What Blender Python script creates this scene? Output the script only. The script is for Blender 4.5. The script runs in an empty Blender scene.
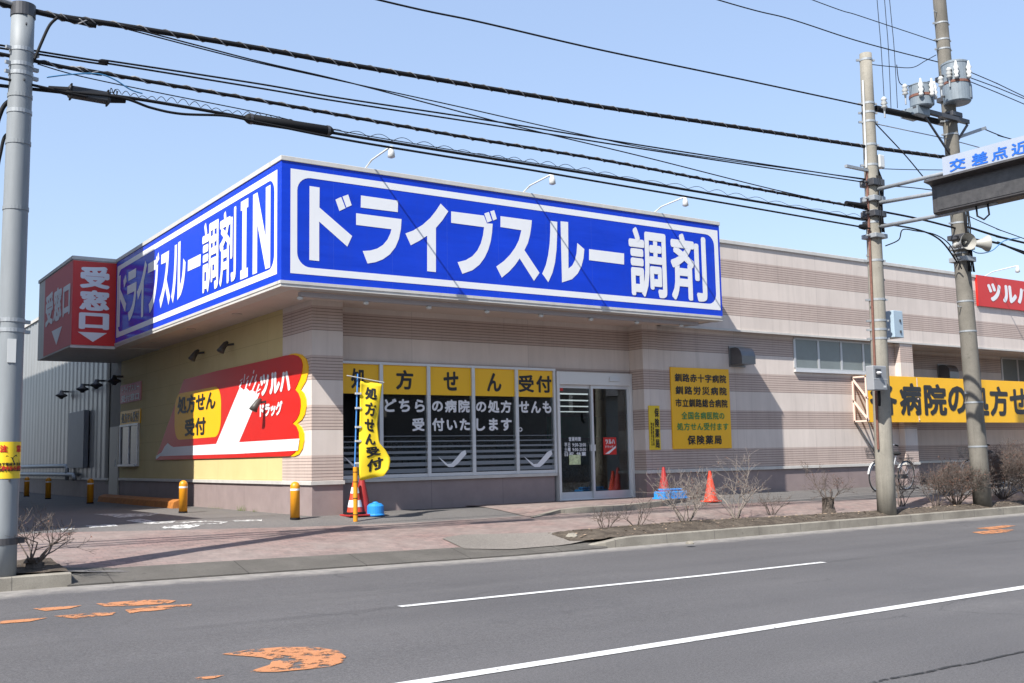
import bpy, math, random
from mathutils import Matrix, Vector

# ------------------------------------------------------------------ survey of the place (metres; X along the shop front, Y away from the road, Z up)
F, CX, CY, EYE = 1056.57, 512.0, 341.5, 1.6
vl = Vector((-218.79 - CX, 471.61 - CY, F)).normalized()
vf = Vector((2054.59 - CX, 425.77 - CY, F)).normalized()
AY = vl
AX = (vf - AY * vf.dot(AY)).normalized()
AU = AX.cross(AY)
if AU.y > 0: AU = -AU
R = Matrix((AX, AY, AU))
O = Vector((0, 0, EYE))

# ------------------------------------------------------------------ camera, sky, sun, exposure
scene = bpy.context.scene
COL = scene.collection
cd = bpy.data.cameras.new('camera'); cam = bpy.data.objects.new('camera', cd); COL.objects.link(cam)
cd.sensor_width = 36.0; cd.lens = F / 1024 * 36.0; cd.clip_start = 0.05; cd.clip_end = 4000
m3 = Matrix((R @ Vector((1, 0, 0)), R @ Vector((0, -1, 0)), R @ Vector((0, 0, -1)))).transposed()
cam.matrix_world = Matrix.Translation(O) @ m3.to_4x4()
scene.camera = cam

SUN = Vector((1.0, 0.42, -1.2)).normalized()          # the way the light travels
elev = math.asin(-SUN.z); az = math.atan2(-SUN.x, -SUN.y)
w = bpy.data.worlds.new('World'); scene.world = w; w.use_nodes = True
nt = w.node_tree; nt.nodes.clear()
out = nt.nodes.new('ShaderNodeOutputWorld'); bg = nt.nodes.new('ShaderNodeBackground'); sk = nt.nodes.new('ShaderNodeTexSky')
sk.sky_type = 'NISHITA'; sk.sun_disc = False; sk.sun_elevation = elev; sk.sun_rotation = az
sk.air_density = 1.3; sk.dust_density = 0.9; sk.ozone_density = 1.2; sk.altitude = 0
bg.inputs[1].default_value = 0.115
hz = nt.nodes.new('ShaderNodeMix'); hz.data_type = 'RGBA'; hz.inputs[0].default_value = 0.55; hz.inputs[7].default_value = (2.1, 2.75, 4.3, 1)   # thin even haze over the clear sky
nt.links.new(sk.outputs[0], hz.inputs[6]); nt.links.new(hz.outputs[2], bg.inputs[0]); nt.links.new(bg.outputs[0], out.inputs[0])
sl = bpy.data.lights.new('sun', 'SUN'); sl.energy = 4.8; sl.angle = math.radians(0.5); sl.color = (1.0, 0.955, 0.89)
so = bpy.data.objects.new('sun', sl); COL.objects.link(so)
so.rotation_euler = SUN.to_track_quat('-Z', 'Y').to_euler()
so.location = (-20, -10, 30)
vs = scene.view_settings; vs.view_transform = 'Standard'; vs.look = 'None'; vs.gamma = 1; vs.exposure = 0.95

# ------------------------------------------------------------------ helpers
def ray(px, py): return R @ Vector((px - CX, py - CY, F))
def onz(px, py, z):
    r = ray(px, py); return O + r * ((z - EYE) / r.z)
def ony(px, py, y):
    r = ray(px, py); return O + r * (y / r.y)
def onx(px, py, x):
    r = ray(px, py); return O + r * (x / r.x)
def onv(px, py, a, b):                                  # vertical plane through two ground points
    r = ray(px, py); n = Vector((b[1] - a[1], a[0] - b[0]))
    t = (n.x * a[0] + n.y * a[1]) / (n.x * r.x + n.y * r.y); return O + r * t
def cl(t): return max(0.0, min(1.0, t))
def zr(X): return 0.08 * cl((10 - X) / 7)
def kerb_y(X): return 14.35 + 0.12 * cl((9 - X) / 7)
def gz(X, Y):
    b = 0.14 + 0.0965 * (Y - 14.45)
    wd = cl((X - 3.0) / 0.8) * cl((11.9 - X) / 0.8) + cl((X - 27.0) / 0.6)
    b -= 0.10 * cl((15.6 - Y) / 1.15) * wd
    b += zr(X) * cl((18 - Y) / 3.5)
    return min(b, 0.55)
def grd(px, py):                                        # where a sight line meets the rising pavement
    r = ray(px, py).normalized(); t = 8.0; lt = t
    while t < 90:
        p = O + r * t
        if p.z <= gz(p.x, p.y):
            a, b = lt, t
            for _ in range(24):
                m = (a + b) / 2; p = O + r * m
                if p.z <= gz(p.x, p.y): b = m
                else: a = m
            return p
        lt = t; t += 0.1
    return onz(px, py, 0.55)

ORI = {}
class MB:
    def __init__(s): s.v = []; s.f = []
    def add(s, vs_, fs):
        n = len(s.v); s.v += [tuple(p) for p in vs_]; s.f += [tuple(i + n for i in f) for f in fs]
    def box(s, x0, x1, y0, y1, z0, z1):
        s.add([(x0,y0,z0),(x1,y0,z0),(x1,y1,z0),(x0,y1,z0),(x0,y0,z1),(x1,y0,z1),(x1,y1,z1),(x0,y1,z1)],
              [(0,3,2,1),(4,5,6,7),(0,1,5,4),(1,2,6,5),(2,3,7,6),(3,0,4,7)])
    def bar(s, p, q, w_, h_):                            # square bar between two points
        p, q = Vector(p), Vector(q); d = (q - p).normalized()
        a = d.cross(Vector((0, 0, 1)))
        if a.length < 1e-3: a = Vector((1, 0, 0))
        a.normalize(); b = a.cross(d)
        a *= w_ / 2; b *= h_ / 2
        s.add([p-a-b, p+a-b, p+a+b, p-a+b, q-a-b, q+a-b, q+a+b, q-a+b],
              [(0,3,2,1),(4,5,6,7),(0,1,5,4),(1,2,6,5),(2,3,7,6),(3,0,4,7)])
    def tube(s, pts, r, n=8, cap=True):
        pts = [Vector(p) for p in pts]; rs = r if isinstance(r, (list, tuple)) else [r] * len(pts)
        base = len(s.v); pa = None
        for i, p in enumerate(pts):
            d = (pts[min(i + 1, len(pts) - 1)] - pts[max(i - 1, 0)])
            if d.length < 1e-9: d = Vector((0, 0, 1))
            d.normalize()
            if pa is None:
                a = d.cross(Vector((0, 0, 1)))
                if a.length < 1e-2: a = d.cross(Vector((1, 0, 0)))
            else: a = pa - d * pa.dot(d)
            a.normalize(); pa = a; b = d.cross(a)
            for k in range(n):
                t = 2 * math.pi * k / n
                s.v.append(tuple(p + (a * math.cos(t) + b * math.sin(t)) * rs[i]))
        for i in range(len(pts) - 1):
            for k in range(n):
                k2 = (k + 1) % n
                s.f.append((base + i*n + k, base + i*n + k2, base + (i+1)*n + k2, base + (i+1)*n + k))
        if cap and n > 2:
            s.f.append(tuple(base + k for k in range(n))[::-1]); e = base + (len(pts) - 1) * n
            s.f.append(tuple(e + k for k in range(n)))
    def cyl(s, p, q, r0, r1=None, n=20): s.tube([p, q], [r0, r0 if r1 is None else r1], n)
    def lathe(s, c, prof, n=24):                         # profile of (radius, height)
        c = Vector(c); base = len(s.v)
        for r, z in prof:
            for k in range(n):
                t = 2 * math.pi * k / n; s.v.append((c.x + r * math.cos(t), c.y + r * math.sin(t), c.z + z))
        for i in range(len(prof) - 1):
            for k in range(n):
                k2 = (k + 1) % n; s.f.append((base+i*n+k, base+i*n+k2, base+(i+1)*n+k2, base+(i+1)*n+k))
        s.f.append(tuple(base + k for k in range(n))[::-1]); e = base + (len(prof) - 1) * n
        s.f.append(tuple(e + k for k in range(n)))
    def poly(s, pts, d=None):                            # flat n-gon, extruded along d when given
        pts = [Vector(p) for p in pts]; n = len(pts)
        if d is None: s.add(pts, [tuple(range(n))]); return
        d = Vector(d)
        s.add(pts + [p + d for p in pts], [tuple(range(n)), tuple(range(n, 2*n))[::-1]] + [(i, i + n, (i+1) % n + n, (i+1) % n) for i in range(n)])
    def grid(s, f, us, vs_):
        base = len(s.v); nu = len(us)
        for v_ in vs_:
            for u in us: s.v.append(tuple(f(u, v_)))
        for j in range(len(vs_) - 1):
            for i in range(nu - 1):
                a = base + j*nu + i; s.f.append((a, a+1, a+nu+1, a+nu))
    def build(s, name, mat, parent=None, smooth=False, bevel=0.0, loc=None, tri=False):
        o0 = ORI.get(parent.name, Vector((0, 0, 0))) if parent else (Vector(loc) if loc is not None else Vector((0, 0, 0)))
        me = bpy.data.meshes.new(name)
        me.from_pydata([(x - o0.x, y - o0.y, z - o0.z) for x, y, z in s.v], [], s.f); me.update()
        if mat: me.materials.append(mat)
        o = bpy.data.objects.new(name, me); COL.objects.link(o)
        if parent: o.parent = parent
        else: o.location = o0
        ORI[o.name] = o0
        if smooth:
            for p in me.polygons: p.use_smooth = True
        if bevel:
            b = o.modifiers.new('bevel', 'BEVEL'); b.width = bevel; b.segments = 2; b.limit_method = 'ANGLE'; b.angle_limit = math.radians(40)
        return o
def tag(o, label=None, cat=None, group=None, kind=None):
    if label: o['label'] = label
    if cat: o['category'] = cat
    if group: o['group'] = group
    if kind: o['kind'] = kind
    return o
def thing(name, loc, label, cat, group=None):
    o = bpy.data.objects.new(name, None); COL.objects.link(o); o.location = loc; o.empty_display_size = 0.2
    ORI[o.name] = Vector(loc); return tag(o, label, cat, group)
def dup(o, parent=None):
    c = o.copy(); COL.objects.link(c)
    if parent is not None: c.parent = parent
    ORI[c.name] = ORI.get(o.name, Vector((0, 0, 0)))
    for ch in list(o.children): dup(ch, c)
    return c
def struct(mb, name, mat, **k): return tag(mb.build(name, mat, **k), kind='structure')

# ------------------------------------------------------------------ materials
def mat(name, col, rough=0.6, metal=0.0, noise=0.0, nscale=3.0, bump=0.0, bscale=40.0, spec=0.5, coat=0.0, streak=0.0):
    m = bpy.data.materials.new(name); m.use_nodes = True; t = m.node_tree; b = t.nodes['Principled BSDF']
    b.inputs['Base Color'].default_value = (*col, 1); b.inputs['Roughness'].default_value = rough; b.inputs['Metallic'].default_value = metal
    b.inputs['Specular IOR Level'].default_value = spec
    if coat: b.inputs['Coat Weight'].default_value = coat; b.inputs['Coat Roughness'].default_value = 0.06
    g = t.nodes.new('ShaderNodeNewGeometry')
    if noise:
        n = t.nodes.new('ShaderNodeTexNoise'); n.inputs['Scale'].default_value = nscale; n.inputs['Detail'].default_value = 6; n.inputs['Roughness'].default_value = 0.65
        if streak:
            mp = t.nodes.new('ShaderNodeMapping'); mp.inputs['Scale'].default_value = (1, 1, streak)
            t.links.new(g.outputs['Position'], mp.inputs[0]); t.links.new(mp.outputs[0], n.inputs[0])
        else: t.links.new(g.outputs['Position'], n.inputs[0])
        mr = t.nodes.new('ShaderNodeMapRange'); mr.inputs[1].default_value = 0.3; mr.inputs[2].default_value = 0.7
        mr.inputs[3].default_value = 1 - noise; mr.inputs[4].default_value = 1 + noise * 0.6
        mx = t.nodes.new('ShaderNodeMix'); mx.data_type = 'RGBA'; mx.blend_type = 'MULTIPLY'; mx.inputs[0].default_value = 1
        mx.inputs[6].default_value = (*col, 1)
        t.links.new(n.outputs[0], mr.inputs[0]); t.links.new(mr.outputs[0], mx.inputs[7]); t.links.new(mx.outputs[2], b.inputs['Base Color'])
    if bump:
        n2 = t.nodes.new('ShaderNodeTexNoise'); n2.inputs['Scale'].default_value = bscale; n2.inputs['Detail'].default_value = 4
        t.links.new(g.outputs['Position'], n2.inputs[0])
        bp = t.nodes.new('ShaderNodeBump'); bp.inputs['Strength'].default_value = bump; bp.inputs['Distance'].default_value = 0.01
        t.links.new(n2.outputs[0], bp.inputs['Height']); t.links.new(bp.outputs[0], b.inputs['Normal'])
    return m
class NT:
    """small node-graph writer for the richer surface materials"""
    def __init__(s, name):
        s.m = bpy.data.materials.new(name); s.m.use_nodes = True; s.t = s.m.node_tree; s.b = s.t.nodes['Principled BSDF']
        s.pos = s.t.nodes.new('ShaderNodeNewGeometry').outputs['Position']
        sp = s.t.nodes.new('ShaderNodeSeparateXYZ'); s.l(s.pos, sp.inputs[0]); s.x, s.y, s.z = sp.outputs
    def l(s, a, b): s.t.links.new(a, b)
    def put(s, sock, v):
        if isinstance(v, (int, float)): sock.default_value = v
        elif isinstance(v, tuple): sock.default_value = (*v, 1) if len(v) == 3 else v
        else: s.l(v, sock)
    def M(s, op, a, b=0.0, c=0.0):
        n = s.t.nodes.new('ShaderNodeMath'); n.operation = op
        for i, v in enumerate((a, b, c)): s.put(n.inputs[i], v)
        return n.outputs[0]
    def mix(s, f, a, b, mode='MIX'):
        n = s.t.nodes.new('ShaderNodeMix'); n.data_type = 'RGBA'; n.blend_type = mode
        s.put(n.inputs[0], f); s.put(n.inputs[6], a); s.put(n.inputs[7], b); return n.outputs[2]
    def noise(s, scale, detail=5, rough=0.6, vec=None, sc=None):
        n = s.t.nodes.new('ShaderNodeTexNoise'); n.inputs['Scale'].default_value = scale; n.inputs['Detail'].default_value = detail; n.inputs['Roughness'].default_value = rough
        v = vec or s.pos
        if sc:
            mp = s.t.nodes.new('ShaderNodeMapping'); mp.inputs['Scale'].default_value = sc; s.l(v, mp.inputs[0]); v = mp.outputs[0]
        s.l(v, n.inputs[0]); return n.outputs[0]
    def ramp(s, v, a, b, lo=0.0, hi=1.0):
        n = s.t.nodes.new('ShaderNodeMapRange'); s.put(n.inputs[0], v)
        for i, q in enumerate((a, b, lo, hi)): n.inputs[i + 1].default_value = q
        return n.outputs[0]
    def bump(s, h, st=0.4, dist=0.01):
        n = s.t.nodes.new('ShaderNodeBump'); n.inputs['Strength'].default_value = st; n.inputs['Distance'].default_value = dist
        s.put(n.inputs['Height'], h); s.l(n.outputs[0], s.b.inputs['Normal'])
    def done(s, col, rough=0.7, spec=0.4):
        s.put(s.b.inputs['Base Color'], col); s.put(s.b.inputs['Roughness'], rough); s.b.inputs['Specular IOR Level'].default_value = spec; return s.m

def siding_mat():
    n = NT('ribbed siding'); t = n.M('DIVIDE', n.M('SUBTRACT', n.z, 1.22), 0.485)
    odd = n.M('MODULO', n.M('FLOOR', n.M('ADD', t, 20.0)), 2.0)                # 0 ribbed, 1 smooth
    fr = n.M('FRACT', n.M('MULTIPLY', n.M('FRACT', n.M('ADD', t, 20.0)), 8.0))
    gro = n.M('MULTIPLY', n.M('LESS_THAN', fr, 0.22), n.M('SUBTRACT', 1.0, odd))
    n1 = n.noise(0.9, 5); n2 = n.noise(5.0, 4, 0.6, sc=(1, 1, 0.12))
    base = n.mix(odd, (0.475, 0.385, 0.34), (0.61, 0.54, 0.49))
    base = n.mix(gro, base, (0.22, 0.175, 0.16))
    jx = n.M('LESS_THAN', n.M('FRACT', n.M('DIVIDE', n.M('ADD', n.x, n.M('MULTIPLY', n.y, 0.37)), 3.03)), 0.004)
    base = n.mix(n.M('MULTIPLY', jx, 0.35), base, (0.2, 0.17, 0.16))
    wn = n.t.nodes.new('ShaderNodeTexWhiteNoise'); wn.noise_dimensions = '2D'; cb = n.t.nodes.new('ShaderNodeCombineXYZ')
    n.l(n.M('FLOOR', n.M('DIVIDE', n.M('ADD', n.x, n.M('MULTIPLY', n.y, 0.37)), 3.03)), cb.inputs[0]); n.l(n.M('FLOOR', t), cb.inputs[1]); n.l(cb.outputs[0], wn.inputs['Vector'])
    drip = n.M('MULTIPLY', n.ramp(n.noise(9.0, 5, 0.65, sc=(1, 1, 0.05)), 0.52, 0.72, 0, 0.16), n.ramp(n.noise(0.7, 3), 0.35, 0.65))
    v = n.M('MULTIPLY', n.M('MULTIPLY', n.ramp(n1, 0.3, 0.7, 0.93, 1.04), n.ramp(n2, 0.3, 0.7, 0.94, 1.03)), n.M('MULTIPLY', n.ramp(wn.outputs[0], 0, 1, 0.96, 1.03), n.M('SUBTRACT', 1.0, drip)))
    base = n.mix(1.0, base, v, 'MULTIPLY')
    n.bump(n.M('SUBTRACT', n.M('MULTIPLY', n.noise(60, 3), 0.15), gro), 0.6, 0.008)
    return n.done(base, 0.75, 0.3)
def yellow_wall_mat():
    n = NT('cream panel wall'); f = n.M('FRACT', n.M('DIVIDE', n.M('SUBTRACT', n.z, 1.22), 0.485)); g = n.M('LESS_THAN', f, 0.025)
    jy = n.M('LESS_THAN', n.M('FRACT', n.M('DIVIDE', n.y, 3.03)), 0.005)
    base = n.mix(n.ramp(n.noise(1.2, 5), 0.3, 0.7), (0.53, 0.43, 0.205), (0.58, 0.475, 0.23))
    base = n.mix(n.ramp(n.noise(4, 4, 0.6, sc=(1, 1, 0.1)), 0.5, 0.8, 0, 0.25), base, (0.6, 0.48, 0.26))
    base = n.mix(n.M('MULTIPLY', n.M('MAXIMUM', g, jy), 0.45), base, (0.3, 0.22, 0.1))
    n.bump(n.M('SUBTRACT', 0.0, g), 0.4, 0.006); return n.done(base, 0.7, 0.3)
def tile_mat():
    n = NT('mauve base tile'); jx = n.M('LESS_THAN', n.M('FRACT', n.M('DIVIDE', n.M('ADD', n.x, n.y), 1.82)), 0.006)
    base = n.mix(n.ramp(n.noise(2.5, 6), 0.3, 0.7), (0.225, 0.178, 0.174), (0.275, 0.22, 0.212))
    dirt = n.M('MULTIPLY', n.ramp(n.z, 0.50, 0.85, 1, 0), n.ramp(n.noise(6, 5), 0.4, 0.7))
    base = n.mix(n.M('MULTIPLY', dirt, 0.5), base, (0.22, 0.19, 0.17)); base = n.mix(n.M('MULTIPLY', jx, 0.7), base, (0.12, 0.1, 0.1))
    n.bump(n.noise(90, 3), 0.15, 0.004); return n.done(base, 0.6, 0.35)
def asphalt_mat(name, c0, c1, road=False):
    n = NT(name); big = n.noise(0.35, 6, 0.6); tr = n.noise(0.5, 4, 0.5, sc=(0.06, 1.6, 1)); fine = n.noise(130, 3, 0.8); mid = n.noise(14, 4)
    base = n.mix(n.ramp(big, 0.3, 0.7), c0, c1); base = n.mix(n.ramp(tr, 0.35, 0.7, 0, 0.45), base, tuple(c * 0.78 for c in c0))
    v = n.M('MULTIPLY', n.M('MULTIPLY', n.ramp(fine, 0.25, 0.75, 0.6, 1.4), n.ramp(n.noise(48, 3, 0.85), 0.32, 0.68, 0.66, 1.34)), n.ramp(mid, 0.3, 0.7, 0.94, 1.06)); base = n.mix(1.0, base, v, 'MULTIPLY')
    vr = n.t.nodes.new('ShaderNodeTexVoronoi'); vr.feature = 'F1'; vr.inputs['Scale'].default_value = 85; n.l(n.pos, vr.inputs[0])
    peb = n.M('LESS_THAN', vr.outputs['Distance'], 0.16); base = n.mix(n.M('MULTIPLY', peb, 0.4), base, tuple(min(1, c * 2.0) for c in c1))
    if road:                                            # worn cracks
        vc = n.t.nodes.new('ShaderNodeTexVoronoi'); vc.feature = 'DISTANCE_TO_EDGE'; vc.inputs['Scale'].default_value = 0.33
        mp = n.t.nodes.new('ShaderNodeMapping'); mp.inputs['Scale'].default_value = (0.5, 1.2, 1)
        wv = n.t.nodes.new('ShaderNodeVectorMath'); wv.operation = 'ADD'; nn = n.t.nodes.new('ShaderNodeTexNoise'); nn.inputs['Scale'].default_value = 0.9; nn.inputs['Detail'].default_value = 6
        n.l(n.pos, nn.inputs[0]); n.l(n.pos, wv.inputs[0]); n.l(nn.outputs[1], wv.inputs[1]); n.l(wv.outputs[0], mp.inputs[0]); n.l(mp.outputs[0], vc.inputs[0])
        cr = n.M('MULTIPLY', n.M('LESS_THAN', vc.outputs['Distance'], 0.0045), n.M('GREATER_THAN', n.noise(0.22, 2), 0.56))
        base = n.mix(n.M('MULTIPLY', cr, 0.3), base, (0.03, 0.03, 0.03))
        oil = n.M('MULTIPLY', n.ramp(n.noise(1.1, 6, 0.7), 0.60, 0.72, 0, 0.35), n.ramp(n.noise(4.0, 5, 0.7), 0.4, 0.6)); base = n.mix(oil, base, (0.045, 0.043, 0.045))
        pale = n.M('MULTIPLY', n.ramp(n.noise(0.5, 5, 0.6, sc=(0.25, 1, 1)), 0.55, 0.7, 0, 0.4), n.ramp(n.noise(9.0, 5, 0.7), 0.3, 0.7)); base = n.mix(pale, base, (0.16, 0.154, 0.15))
        seam = n.M('MULTIPLY', n.ramp(n.M('ABSOLUTE', n.M('SUBTRACT', n.M('ADD', n.y, n.M('MULTIPLY', n.noise(2.0, 4), 0.08)), 10.26)), 0.05, 0.14, 0.28, 0.0), n.ramp(n.noise(0.6, 3), 0.35, 0.6)); base = n.mix(seam, base, (0.035, 0.034, 0.035))
        edge = n.M('MULTIPLY', n.ramp(n.M('ADD', n.y, n.M('MULTIPLY', n.noise(1.5, 5), 0.7)), 14.0, 14.45), n.ramp(n.noise(6, 5), 0.3, 0.6, 0.45, 1.0)); base = n.mix(edge, base, (0.24, 0.225, 0.205))
        lane = n.M('MULTIPLY', n.ramp(n.M('ABSOLUTE', n.M('SUBTRACT', n.M('ABSOLUTE', n.M('SUBTRACT', n.y, 12.1)), 0.85)), 0.05, 0.5, 0.30, 0.0), n.ramp(n.noise(0.8, 4, sc=(0.1, 1, 1)), 0.3, 0.7)); base = n.mix(lane, base, (0.055, 0.053, 0.055))
    n.bump(n.M('ADD', fine, n.M('MULTIPLY', mid, 0.5)), 0.55, 0.006); return n.done(base, n.ramp(big, 0.3, 0.7, 0.75, 0.92), 0.3)
def paver_mat():
    n = NT('pink pavers'); br = n.t.nodes.new('ShaderNodeTexBrick'); n.l(n.pos, br.inputs['Vector'])
    br.inputs['Scale'].default_value = 1.0; br.inputs['Brick Width'].default_value = 0.21; br.inputs['Row Height'].default_value = 0.105; br.inputs['Mortar Size'].default_value = 0.006
    br.inputs['Color1'].default_value = (0.245, 0.160, 0.143, 1); br.inputs['Color2'].default_value = (0.175, 0.125, 0.115, 1); br.inputs['Mortar'].default_value = (0.10, 0.08, 0.075, 1); br.inputs['Bias'].default_value = 0.1
    base = n.mix(n.ramp(n.noise(0.7, 6), 0.36, 0.64, 0.1, 0.8), br.outputs[0], (0.22, 0.185, 0.167)); v = n.ramp(n.noise(5, 5), 0.3, 0.7, 0.82, 1.15)
    base = n.mix(1.0, base, v, 'MULTIPLY'); base = n.mix(1.0, base, n.ramp(n.noise(120, 3), 0.3, 0.7, 0.86, 1.12), 'MULTIPLY')
    n.bump(n.M('SUBTRACT', n.M('MULTIPLY', n.noise(50, 3), 0.4), br.outputs[1]), 0.5, 0.006); return n.done(base, 0.85, 0.25)
def concrete_mat(name, c0, c1, streak=False, joint=0.0):
    n = NT(name); base = n.mix(n.ramp(n.noise(2.0, 6), 0.3, 0.7), c0, c1)
    if streak: base = n.mix(n.ramp(n.noise(7, 5, 0.65, sc=(1, 1, 0.06)), 0.5, 0.75, 0, 0.55), base, tuple(c * 0.6 for c in c0))
    if joint: base = n.mix(n.M('MULTIPLY', n.M('LESS_THAN', n.M('FRACT', n.M('DIVIDE', n.x, joint)), 0.012), 0.6), base, (0.08, 0.075, 0.07))
    base = n.mix(1.0, base, n.ramp(n.noise(70, 4, 0.8), 0.3, 0.7, 0.82, 1.14), 'MULTIPLY')
    base = n.mix(n.ramp(n.noise(11, 5), 0.6, 0.75, 0, 0.5), base, tuple(c * 0.5 for c in c0))
    n.bump(n.noise(60, 5, 0.8), 0.5, 0.006); return n.done(base, 0.88, 0.25)
def soil_mat():
    n = NT('bed soil'); base = n.mix(n.ramp(n.noise(4, 6), 0.35, 0.65), (0.060, 0.049, 0.040), (0.12, 0.10, 0.08))
    base = n.mix(n.ramp(n.noise(28, 5, 0.8), 0.55, 0.66), base, (0.19, 0.155, 0.12)); base = n.mix(n.ramp(n.noise(60, 4, 0.8), 0.6, 0.7, 0, 0.8), base, (0.04, 0.033, 0.028))
    n.bump(n.noise(35, 6, 0.8), 1.0, 0.03); return n.done(base, 0.95, 0.1)
def worn_paint_mat(name, col, under, thr, scale=9.0):
    n = NT(name); k = n.ramp(n.M('ADD', n.M('MULTIPLY', n.noise(scale, 6, 0.75), 0.8), n.M('MULTIPLY', n.noise(60, 3, 0.8), 0.2)), thr - 0.02, thr + 0.02)
    base = n.mix(n.ramp(n.noise(3, 4), 0.3, 0.7), col, tuple(c * 0.82 for c in col)); base = n.mix(1.0, base, n.ramp(n.noise(70, 3, 0.8), 0.3, 0.7, 0.8, 1.1), 'MULTIPLY'); n.bump(n.noise(110, 3), 0.4, 0.004); n.put(n.b.inputs['Alpha'], k); return n.done(base, 0.7, 0.3)
def glass_mat(name, tint, ior=1.5):
    m = bpy.data.materials.new(name); m.use_nodes = True; t = m.node_tree; t.nodes.clear()
    o = t.nodes.new('ShaderNodeOutputMaterial'); mx = t.nodes.new('ShaderNodeMixShader'); fr = t.nodes.new('ShaderNodeFresnel'); fr.inputs[0].default_value = ior
    tr = t.nodes.new('ShaderNodeBsdfTransparent'); tr.inputs[0].default_value = (*tint, 1); gl = t.nodes.new('ShaderNodeBsdfGlossy'); gl.inputs['Roughness'].default_value = 0.01
    t.links.new(fr.outputs[0], mx.inputs[0]); t.links.new(tr.outputs[0], mx.inputs[1]); t.links.new(gl.outputs[0], mx.inputs[2]); t.links.new(mx.outputs[0], o.inputs[0]); return m

SIDING = siding_mat(); CREAM = yellow_wall_mat(); TILE = tile_mat()
ROAD = asphalt_mat('road asphalt', (0.082, 0.079, 0.080), (0.102, 0.098, 0.099), True)
APRON = asphalt_mat('apron asphalt', (0.105, 0.10, 0.097), (0.14, 0.132, 0.125)); PATCH = asphalt_mat('patched asphalt', (0.15, 0.137, 0.121), (0.20, 0.180, 0.16))
PAVER = paver_mat(); KERB = concrete_mat('kerb concrete', (0.17, 0.155, 0.13), (0.27, 0.25, 0.21), joint=1.2); GUTTER = concrete_mat('gutter concrete', (0.165, 0.155, 0.139), (0.22, 0.206, 0.185), joint=1.8)
SOIL = soil_mat(); POLEC = concrete_mat('pole concrete', (0.205, 0.192, 0.162), (0.275, 0.257, 0.218), streak=True); POLED = concrete_mat('older pole concrete', (0.125, 0.117, 0.10), (0.185, 0.172, 0.148), streak=True)
WHITE = mat('white vinyl', (0.70, 0.71, 0.73), 0.45, noise=0.03, nscale=2); BLACK = mat('black vinyl', (0.012, 0.012, 0.014), 0.4)
def blue_mat():
    n = NT('blue sign face'); j = n.M('LESS_THAN', n.M('FRACT', n.M('DIVIDE', n.M('ADD', n.x, 0.35), 1.22)), 0.008)
    base = n.mix(n.ramp(n.noise(0.8, 4), 0.3, 0.7), (0.005, 0.040, 0.47), (0.006, 0.046, 0.55)); base = n.mix(n.ramp(n.noise(5, 5, 0.6, sc=(1, 1, 0.08)), 0.52, 0.75, 0, 0.18), base, (0.03, 0.05, 0.30))
    base = n.mix(n.M('MULTIPLY', j, 0.3), base, (0.05, 0.10, 0.5)); n.bump(n.M('ADD', n.M('MULTIPLY', n.noise(0.9, 3, 0.5, sc=(0.5, 1, 2.5)), 3.0), n.M('MULTIPLY', j, -0.4)), 0.35, 0.02); return n.done(base, 0.27, 0.25)
BLUE = blue_mat()
BLUES = mat('blue side sign face', (0.006, 0.046, 0.56), 0.10, noise=0.05, nscale=1.2, spec=0.3)
RED = mat('red sign face', (0.52, 0.017, 0.012), 0.35, noise=0.05, nscale=1.5); REDSHEEN = mat('red sign face with painted sky sheen', (0.60, 0.17, 0.18), 0.5, spec=0.08)  # second red is paler: washed-out sky reflection put into the colour
AMBER = mat('amber sign face', (0.83, 0.44, 0.004), 0.4, noise=0.04, nscale=1.5); AMBERW = mat('amber window film', (0.86, 0.49, 0.006), 0.3)
YELC = mat('yellow sign face', (0.68, 0.48, 0.015), 0.4, noise=0.03); GREEN = mat('green vinyl', (0.02, 0.23, 0.06), 0.4)
TRIM = mat('pale metal trim', (0.50, 0.485, 0.455), 0.45, 0.0, noise=0.12, nscale=4, streak=0.3); ALU = mat('aluminium frame', (0.62, 0.63, 0.64), 0.38, 0.35, noise=0.06)
SOFF = mat('soffit board', (0.56, 0.47, 0.41), 0.7, noise=0.08, nscale=1.5); CORR = mat('corrugated steel', (0.31, 0.31, 0.305), 0.36, 0.35, noise=0.18, nscale=3, streak=0.15)
GALV = mat('galvanised steel', (0.30, 0.32, 0.335), 0.5, 0.3, noise=0.18, nscale=9); STEELP = mat('grey steel pole', (0.20, 0.218, 0.23), 0.6, 0.1, noise=0.14, nscale=7, streak=0.15)
DARKM = mat('dark metal', (0.07, 0.07, 0.075), 0.45, 0.4, noise=0.15); RUBBER = mat('black cable sheath', (0.009, 0.009, 0.010), 0.7, spec=0.2); RUST = mat('rusty pipe', (0.16, 0.07, 0.05), 0.8, noise=0.3, nscale=20)
PORC = mat('white porcelain', (0.52, 0.53, 0.52), 0.25); TRAFO = mat('transformer paint', (0.17, 0.205, 0.235), 0.5, noise=0.22, nscale=10, streak=0.3); BOXB = mat('pale blue cabinet paint', (0.33, 0.42, 0.49), 0.4, noise=0.1)
BOLL = mat('orange yellow bollard', (0.62, 0.255, 0.008), 0.42, noise=0.10, nscale=12); CONE = mat('red orange cone', (0.62, 0.055, 0.022), 0.5, noise=0.1, nscale=9); CONED = mat('dark red cone', (0.30, 0.018, 0.016), 0.5, noise=0.1)
POLYB = mat('blue plastic', (0.02, 0.22, 0.58), 0.35, noise=0.06); FLAG = mat('yellow flag cloth', (0.72, 0.52, 0.012), 0.8); ORANGEK = mat('worn orange concrete', (0.36, 0.13, 0.02), 0.8, noise=0.35, nscale=9)
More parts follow.
